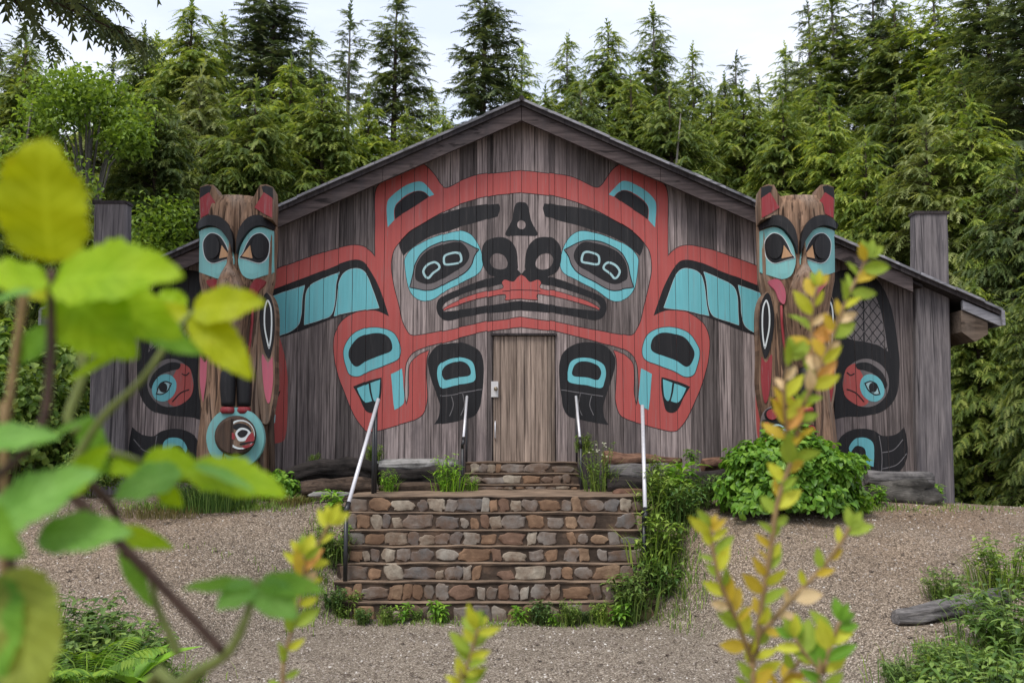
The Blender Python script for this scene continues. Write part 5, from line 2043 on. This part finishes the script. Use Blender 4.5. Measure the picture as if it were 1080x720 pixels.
# undergrowth left of the house
ua = leafy_bush('undergrowth_shrub', '', 'shrub', 81, 1.0, .9, 1.7, 3200, .11, WEED, .3)
ufirst = True
for px, py, Y, s, lab in ((60, 500, 17.5, 1.1, 'small leaved shrub left of the left corner post'), (10, 480, 16.5, 1.3, 'small leaved shrub at the left edge behind the blurred canes'),
                          (-30, 430, 19, 2.0, 'tall shrub cut by the left edge of the picture'), (45, 420, 20, 1.9, 'tall shrub in the shade behind the left corner post'),
                          (95, 512, 15.0, .5, 'low shrub at the foot of the left corner post'), (1085, 520, 18.0, .5, 'low dark shrub at the gravel crest, right of the house')):
    x_, y_ = at(px, py, Y)
    if ufirst:
        ufirst = False
        ua.location, ua.scale = (x_, y_, gz(x_, y_) - .05), (s, s, s)
        ua['label'] = lab
    else:
        dup(ua, (x_, y_, gz(x_, y_) - .05), px * .31, s, lab)
# ------------------------------------------------------------------ foreground shrubs, close to the camera
def fleaf_mat(name, c0, c1, trans=.45):
    m = N(name)
    v = m.noise(m.coord(), 26, 4, .6)
    c = m.ramp(v, ((.3, c0), (.7, c1)))
    au = m.n('ShaderNodeAttribute', attribute_name='leaf_u').outputs['Fac']
    av = m.n('ShaderNodeAttribute', attribute_name='leaf_v').outputs['Fac']
    ab = m.n('ShaderNodeMath', operation='ABSOLUTE')
    m.l(au, ab.inputs[0])
    k1 = m.n('ShaderNodeMath', operation='MULTIPLY_ADD')      # side veins run forward from the midrib
    m.l(ab.outputs[0], k1.inputs[0])
    k1.inputs[1].default_value = -.28
    m.l(av, k1.inputs[2])
    k2 = m.n('ShaderNodeMath', operation='MULTIPLY')
    m.l(k1.outputs[0], k2.inputs[0])
    k2.inputs[1].default_value = 7.0
    k3 = m.n('ShaderNodeMath', operation='PINGPONG')
    m.l(k2.outputs[0], k3.inputs[0])
    k3.inputs[1].default_value = .5
    k4 = m.n('ShaderNodeMath', operation='MINIMUM')
    k5 = m.n('ShaderNodeMath', operation='MULTIPLY')
    m.l(ab.outputs[0], k5.inputs[0])
    k5.inputs[1].default_value = 1.1
    m.l(k3.outputs[0], k4.inputs[0])
    m.l(k5.outputs[0], k4.inputs[1])
    c = m.mix(m.ramp(k4.outputs[0], ((.02, .35), (.13, 0.0))), c, tuple(min(1, q * 1.5 + .03) for q in c1))
    blot = m.noise(m.coord(), 70, 3, .6)
    c = m.mix(m.ramp(blot, ((.66, 0.0), (.74, .6))), c, (c0[0] * .9 + .05, c0[1] * .55, c0[2] * .5))
    m.fin(c, .55, .18)
    tr = m.n('ShaderNodeBsdfTranslucent')
    m.l(m.mix(1.0, c, (1.25, 1.15, .5), 'MULTIPLY'), tr.inputs['Color'])
    ms = m.n('ShaderNodeMixShader')
    ms.inputs[0].default_value = trans
    m.l(m.b.outputs[0], ms.inputs[1])
    m.l(tr.outputs[0], ms.inputs[2])
    m.l(ms.outputs[0], m.out.inputs['Surface'])
    return m.mat


F_LIME = fleaf_mat('lime_leaf', (.21, .38, .006), (.33, .48, .012))
F_YEL = fleaf_mat('yellow_green_leaf', (.30, .36, .004), (.40, .45, .008))
F_GREEN = fleaf_mat('green_leaf', (.10, .24, .02), (.17, .34, .035))
F_BLUE = fleaf_mat('glossy_blue_green_leaf', (.10, .25, .03), (.19, .37, .075), .35)
F_OLIVE = fleaf_mat('olive_leaf', (.17, .22, .03), (.28, .33, .05))
F_CANE = plain('thorny_cane', (.075, .042, .03), .7, 0, .3, .4, 60)
F_CANE_G = plain('green_cane', (.17, .2, .05), .6, 0, .3, .3, 60)
F_TWIG = plain('orange_twig', (.24, .155, .065), .6, 0, .3, .3, 60)
F_GOLD = fleaf_mat('golden_leaf', (.42, .31, .025), (.54, .40, .05), .4)
F_ORANGE = fleaf_mat('orange_leaf', (.48, .22, .045), (.62, .34, .11), .35)
F_LEMON = fleaf_mat('lemon_leaf', (.42, .45, .025), (.56, .57, .07), .4)
F_PEACH = fleaf_mat('pale_peach_leaf', (.55, .38, .19), (.68, .52, .32), .35)
F_FRESH = fleaf_mat('fresh_green_leaf', (.19, .29, .025), (.29, .38, .05), .4)


def big_leaf(parent, a, b, Ya, Yb, wpx, mat_, fold=.3, bend=.12, teeth=9, face=None, shape='ovate', name='leaf'):
    """serrated leaf from its base at photo pixel a (depth Ya) to its tip at b (depth Yb)"""
    A, B = pt(*a, Ya), pt(*b, Yb)
    d = B - A
    L = d.length
    d.normalize()
    view = Vector((0, -1, .15)) if face is None else Vector(face)
    n_ = (view - d * view.dot(d)).normalized()
    s = d.cross(n_)
    W_ = wpx * (Ya + Yb) / 2 / F
    m_ = teeth * 2
    mb = MB()
    rows = []
    for i in range(m_ + 1):
        t = i / m_
        if shape == 'ovate':
            w = math.sin(math.pi * min(1, t ** .76)) ** .7
        elif shape == 'round':
            w = math.sin(math.pi * t ** .88) ** .55
        else:
            w = math.sin(math.pi * t ** .9) ** .9
        w = max(w, .02) * W_ / 2
        if teeth > 3 and 1 < i < m_:
            w *= 1.05 if i % 2 else .92
        c_ = A + d * (L * t) - n_ * (bend * L * (t * t - t * .3))
        r_ = [c_ + s * (w * k) + n_ * (fold * w * abs(k) + .05 * W_ * math.sin(t * 17) * abs(k)) for k in (-1, -.5, 0, .5, 1)]
        rows.append(r_)
    base = [p for r in rows for p in r]
    fs = [(i * 5 + k, i * 5 + k + 1, i * 5 + k + 6, i * 5 + k + 5) for i in range(m_) for k in range(4)]
    mb.faces(base, fs)
    o = mb.build(name, mat_, parent, True)
    U = o.data.attributes.new('leaf_u', 'FLOAT', 'POINT')
    V = o.data.attributes.new('leaf_v', 'FLOAT', 'POINT')
    U.data.foreach_set('value', [(-1, -.5, 0, .5, 1)[i % 5] for i in range(len(base))])
    V.data.foreach_set('value', [(i // 5) / m_ for i in range(len(base))])
    return o


def cane(parent, pts_, rpx, mat_, name='stem', seg=8, thorns=0):
    """stem through (px, py, depth) points"""
    P_ = [pt(*p) for p in pts_]
    # smooth it
    Q = []
    for i in range(len(P_) - 1):
        p0, p1, p2, p3 = P_[max(i - 1, 0)], P_[i], P_[i + 1], P_[min(i + 2, len(P_) - 1)]
        for k in range(4):
            t = k / 4
            Q.append(.5 * ((2 * p1) + (p2 - p0) * t + (2 * p0 - 5 * p1 + 4 * p2 - p3) * t * t + (3 * p1 - p0 - 3 * p2 + p3) * t ** 3))
    Q.append(P_[-1])
    n_ = len(Q)
    r0, r1 = rpx if hasattr(rpx, '__len__') else (rpx, rpx)
    mb = MB()
    Rr = random.Random(len(pts_) * 7 + int(pts_[0][0]))
    mb.tube(Q, [lerp(r0, r1, i / (n_ - 1)) * Q[i].y / F * Rr.uniform(.92, 1.1) for i in range(n_)], seg)
    for i in range(thorns):
        j = Rr.randint(2, n_ - 3)
        r = lerp(r0, r1, j / (n_ - 1)) * Q[j].y / F
        o_ = Vector((Rr.uniform(-1, 1), -.3, Rr.uniform(-1, 1))).normalized()
        mb.tube([Q[j] + o_ * r * .7, Q[j] + o_ * r * 2.2], [r * .5, r * .08], 5)
    return mb.build(name, mat_, parent, True)


# --- berry cane shrub at left
Y0 = .80
bx, by = pt(20, 800, Y0).x, Y0
sal = thing('berry_shrub', 'out of focus berry shrub with thorny canes and toothed lime green leaves at left', 'shrub', (bx, by, gz(bx, by)))
gr_ = lambda x_, Y: (540 + (x_) * F / Y)
cane(sal, [(238, 690, .86), (185, 633, .86), (122, 568, .85), (74, 517, .85), (76, 492, .84)], (5.2, 5.6), F_CANE, thorns=8)
cane(sal, [(120, 1500, .95), (150, 780, .9), (190, 722, .87), (238, 690, .86), (258, 655, .86), (268, 622, .87), (272, 612, .87)], (7.5, 3), F_CANE_G)
cane(sal, [(76, 492, .84), (108, 440, .84), (150, 400, .83), (188, 345, .84), (205, 328, .85)], (4.6, 2.4), F_CANE_G)
cane(sal, [(76, 492, .84), (115, 530, .86), (128, 560, .88), (134, 590, .9)], (5, 3), F_CANE)
cane(sal, [(20, 1500, .8), (14, 900, .74), (8, 720, .73), (12, 600, .73), (2, 540, .73)], (6, 5), F_CANE)
cane(sal, [(-60, 540, .72), (0, 500, .73), (42, 452, .74), (52, 400, .74), (54, 330, .74), (54, 285, .74)], (4.5, 4.5), F_CANE)
cane(sal, [(28, 295, .78), (20, 350, .78), (8, 440, .77), (4, 520, .76), (10, 1500, .8)], (4.5, 4.5), F_TWIG)
cane(sal, [(96, 480, .84), (120, 478, .85), (150, 487, .86)], (4, 3), F_CANE_G)
cane(sal, [(82, 455, .84), (72, 440, .84), (88, 390, .85), (76, 345, .85)], (5, 5), F_CANE_G)
cane(sal, [(188, 690, .9), (180, 670, .9), (166, 640, .9), (160, 610, .9)], (5, 3), F_CANE_G)
LEAVES = [
    ((54, 276), (40, 148), .66, .62, 108, F_YEL, 'round', None),
    ((58, 296), (184, 282), .74, .70, 84, F_LIME, 'ovate', (0, -1, .5)),
    ((62, 300), (138, 374), .76, .74, 84, F_LIME, 'ovate', (.1, -1, .05)),
    ((52, 296), (-30, 292), .74, .70, 62, F_LIME, 'ovate', (0, -1, .8)),
    ((45, 305), (-20, 318), .76, .74, 22, F_BLUE, 'ovate', (0, -.6, 1)),
    ((56, 345), (18, 382), .78, .78, 30, F_GREEN, 'ovate', None),
    ((203, 328), (276, 316), .85, .83, 46, F_YEL, 'ovate', (0, -1, .4)),
    ((203, 330), (264, 396), .85, .83, 44, F_YEL, 'ovate', (.3, -1, .1)),
    ((200, 330), (140, 334), .85, .84, 27, F_YEL, 'ovate', (0, -1, .3)),
    ((196, 326), (168, 306), .86, .86, 24, F_LIME, 'ovate', (0, -1, .3)),
    ((130, 368), (70, 400), .8, .78, 14, F_LIME, 'ovate', (0, -1, .3)),
    ((150, 487), (212, 498), .86, .84, 44, F_LIME, 'ovate', (0, -1, .5)),
    ((145, 488), (118, 498), .86, .84, 36, F_LIME, 'ovate', (0, -1, .4)),
    ((198, 495), (300, 516), .84, .82, 52, F_LIME, 'ovate', (0, -1, 1.0)),
    ((205, 490), (268, 512), .83, .80, 18, F_BLUE, 'ovate', (0, -.5, 1)),
    ((192, 498), (118, 522), .84, .82, 48, F_BLUE, 'ovate', (0, -1, .9)),
    ((168, 512), (192, 534), .86, .86, 22, F_LIME, 'ovate', None),
    ((-20, 560), (98, 492), .72, .72, 66, F_BLUE, 'ovate', (0, -1, .7)),
    ((40, 566), (134, 558), .74, .72, 48, F_BLUE, 'ovate', (0, -1, .6)),
    ((10, 600), (36, 742), .70, .66, 92, F_OLIVE, 'ovate', (.2, -1, .0)),
    ((-10, 610), (-6, 720), .70, .66, 70, F_GREEN, 'ovate', (.2, -1, .0)),
    ((-40, 470), (60, 455), .72, .72, 40, F_BLUE, 'ovate', (0, -1, .9)),
    ((-60, 520), (20, 585), .68, .66, 60, F_GREEN, 'ovate', None),
    ((270, 618), (192, 616), .87, .86, 22, F_GREEN, 'ovate', (0, -.8, 1)),
    ((270, 616), (228, 640), .87, .85, 34, F_BLUE, 'ovate', (0, -1, .8)),
    ((272, 616), (312, 650), .87, .85, 40, F_BLUE, 'ovate', (0, -1, .6)),
    ((274, 614), (340, 620), .87, .86, 30, F_GREEN, 'ovate', (0, -1, .9)),
    ((128, 575), (158, 640), .9, .88, 20, F_GREEN, 'ovate', None),
    ((66, 306), (186, 348), .78, .74, 78, F_LIME, 'ovate', (.1, -1, .3)),
    ((150, 345), (212, 372), .80, .80, 26, F_GREEN, 'ovate', (0, -1, .2)),
    ((112, 560), (182, 575), .88, .88, 26, F_LIME, 'ovate', (0, -1, .7)),
    ((70, 520), (112, 470), .82, .80, 34, F_LIME, 'ovate', (0, -1, .3)),
    ((14, 300), (70, 318), .80, .80, 18, F_YEL, 'ovate', (0, -1, .3)),
    ((100, 440), (30, 470), .8, .8, 20, F_GREEN, 'ovate', (0, -.6, 1)),
    ((88, 440), (112, 500), .86, .85, 30, F_GREEN, 'ovate', None),
]
for a, b, Ya, Yb, w, m_, shp, fc in LEAVES:
    big_leaf(sal, a, b, Ya, Yb, w, m_, face=fc, shape=shp, fold=.22)

# --- small leaved yellow shrubs
def small_shrub(label, root_px, stems, n_per, seed, Y, pal, lpx=26):
    """stems: lists of (px, py, depth); leaves sit along the stems in alternating pairs"""
    R_ = random.Random(seed)
    gx_ = pt(root_px, 700, Y).x
    root = thing('yellow_leaved_shrub', label, 'shrub', (gx_, Y, gz(gx_, Y)))
    for st_, r_, dens in stems:
        cane(root, st_, (r_[0] * .72, r_[1] * .72), F_TWIG, seg=7)
        P_ = st_
        tot = sum(math.hypot(P_[i + 1][0] - P_[i][0], P_[i + 1][1] - P_[i][1]) for i in range(len(P_) - 1))
        k = 0.0
        vis = [q for q in P_ if q[1] < 760]
        L_ = 0
        segs = []
        for i in range(len(P_) - 1):
            l_ = math.hypot(P_[i + 1][0] - P_[i][0], P_[i + 1][1] - P_[i][1])
            segs.append((L_, l_, P_[i], P_[i + 1]))
            L_ += l_
        pos = 8.0
        sg = 1
        while pos < L_ - 2:
            for (s0, l_, a, b) in segs:
                if s0 <= pos < s0 + l_:
                    t = (pos - s0) / l_
                    p = [lerp(a[i], b[i], t) for i in range(3)]
                    dx, dy = (b[0] - a[0]) / l_, (b[1] - a[1]) / l_
                    break
            if p[1] < 745:
                an = math.atan2(dy, dx) + sg * R_.uniform(.35, 1.15)
                ll = lpx * R_.uniform(.7, 1.35)
                q = (p[0] + math.cos(an) * ll, p[1] + math.sin(an) * ll)
                dz_ = R_.uniform(-.022, .022)
                big_leaf(root, (p[0], p[1]), q, p[2], p[2] + dz_, ll * R_.uniform(.36, .52), R_.choice(pal(1 - pos / L_, R_)), fold=R_.uniform(.1, .6), bend=R_.uniform(-.1, .3), teeth=3,
                         face=(R_.uniform(-.7, .7), -1, R_.uniform(-.2, .9)), shape='ellipse')
            sg = -sg
            pos += dens * .55 * R_.uniform(.5, 1.5)
        # tip leaves
        a, b = P_[-2], P_[-1]
        base_an = math.atan2(b[1] - a[1], b[0] - a[0])
        for k in range(3):
            an = base_an + (-.55, 0, .55)[k] + R_.uniform(-.15, .15)
            ll = lpx * R_.uniform(.6, .95)
            big_leaf(root, (b[0], b[1]), (b[0] + math.cos(an) * ll, b[1] + math.sin(an) * ll), b[2], b[2] + R_.uniform(-.01, .01), ll * .5, R_.choice(pal(0, R_)), fold=.3, teeth=3, shape='ellipse')
    return root


def pal_main(t, R_):
    if t < .25:
        return [F_FRESH, F_LEMON, F_FRESH, F_GOLD]
    if t < .55:
        return [F_GOLD, F_LEMON, F_FRESH, F_GOLD, F_LEMON, F_FRESH, F_PEACH]
    return [F_GOLD, F_GOLD, F_PEACH, F_GOLD, F_FRESH, F_LEMON, F_ORANGE]


YS = 1.35
small_shrub('tall small leaved shrub turning yellow and orange before the right half of the gravel', 800, [
    ([(795, 1700, YS), (793, 760, YS), (797, 690, YS), (803, 640, YS), (812, 585, YS), (820, 530, YS), (836, 480, YS), (846, 430, YS)], (5, 3.2), 15),
    ([(846, 430, YS), (862, 395, YS), (880, 350, YS), (893, 315, YS), (908, 285, YS + .02), (914, 272, YS + .02)], (3.2, 2), 14),
    ([(832, 478, YS), (828, 440, YS - .02), (828, 400, YS - .03), (836, 372, YS - .03)], (3, 2), 17),
    ([(862, 395, YS), (856, 355, YS + .02), (858, 320, YS + .02), (862, 302, YS + .02)], (3, 2), 15),
    ([(795, 700, YS), (775, 650, YS - .02), (760, 615, YS - .03), (752, 580, YS - .03), (749, 556, YS - .03)], (4, 2.4), 15),
    ([(800, 670, YS), (838, 628, YS + .02), (868, 598, YS + .03), (888, 570, YS + .03), (896, 556, YS + .03)], (3.6, 2.4), 24),
    ([(810, 740, YS), (836, 705, YS - .01), (850, 690, YS - .01), (858, 680, YS)], (3, 2), 14),
], 1, 3, YS, pal_main, 25)
small_shrub('short small leaved green shrub at the bottom, right of the tall yellow one', 870, [
    ([(860, 1700, 1.3), (862, 780, 1.3), (868, 710, 1.3), (878, 675, 1.3), (886, 655, 1.3)], (4, 2.4), 13),
    ([(868, 710, 1.3), (850, 690, 1.3), (838, 672, 1.3)], (3, 2), 15),
], 1, 8, 1.3, lambda t, R_: [F_GREEN, F_FRESH, F_GREEN, F_LEMON], 30)
small_shrub('single upright sprig with lemon and lime leaves at the bottom middle', 492, [
    ([(470, 1700, 1.2), (482, 790, 1.2), (490, 715, 1.2), (498, 685, 1.2), (504, 662, 1.2)], (3.5, 2.2), 8),
], 1, 5, 1.2, lambda t, R_: [F_FRESH, F_LEMON, F_LEMON, F_FRESH], 25)
small_shrub('slim sprig with orange lower leaves and lemon tips left of the stairs', 300, [
    ([(296, 1700, 1.25), (298, 790, 1.25), (300, 700, 1.25), (309, 660, 1.25), (318, 625, 1.25), (328, 590, 1.25), (342, 562, 1.25), (347, 553, 1.25)], (3.2, 2.2), 24),
    ([(318, 625, 1.25), (321, 600, 1.24), (320, 585, 1.24)], (2.4, 2), 11),
], 1, 13, 1.25, lambda t, R_: [F_LEMON, F_LEMON, F_FRESH] if t < .3 else [F_ORANGE, F_GOLD, F_ORANGE, F_PEACH], 27)
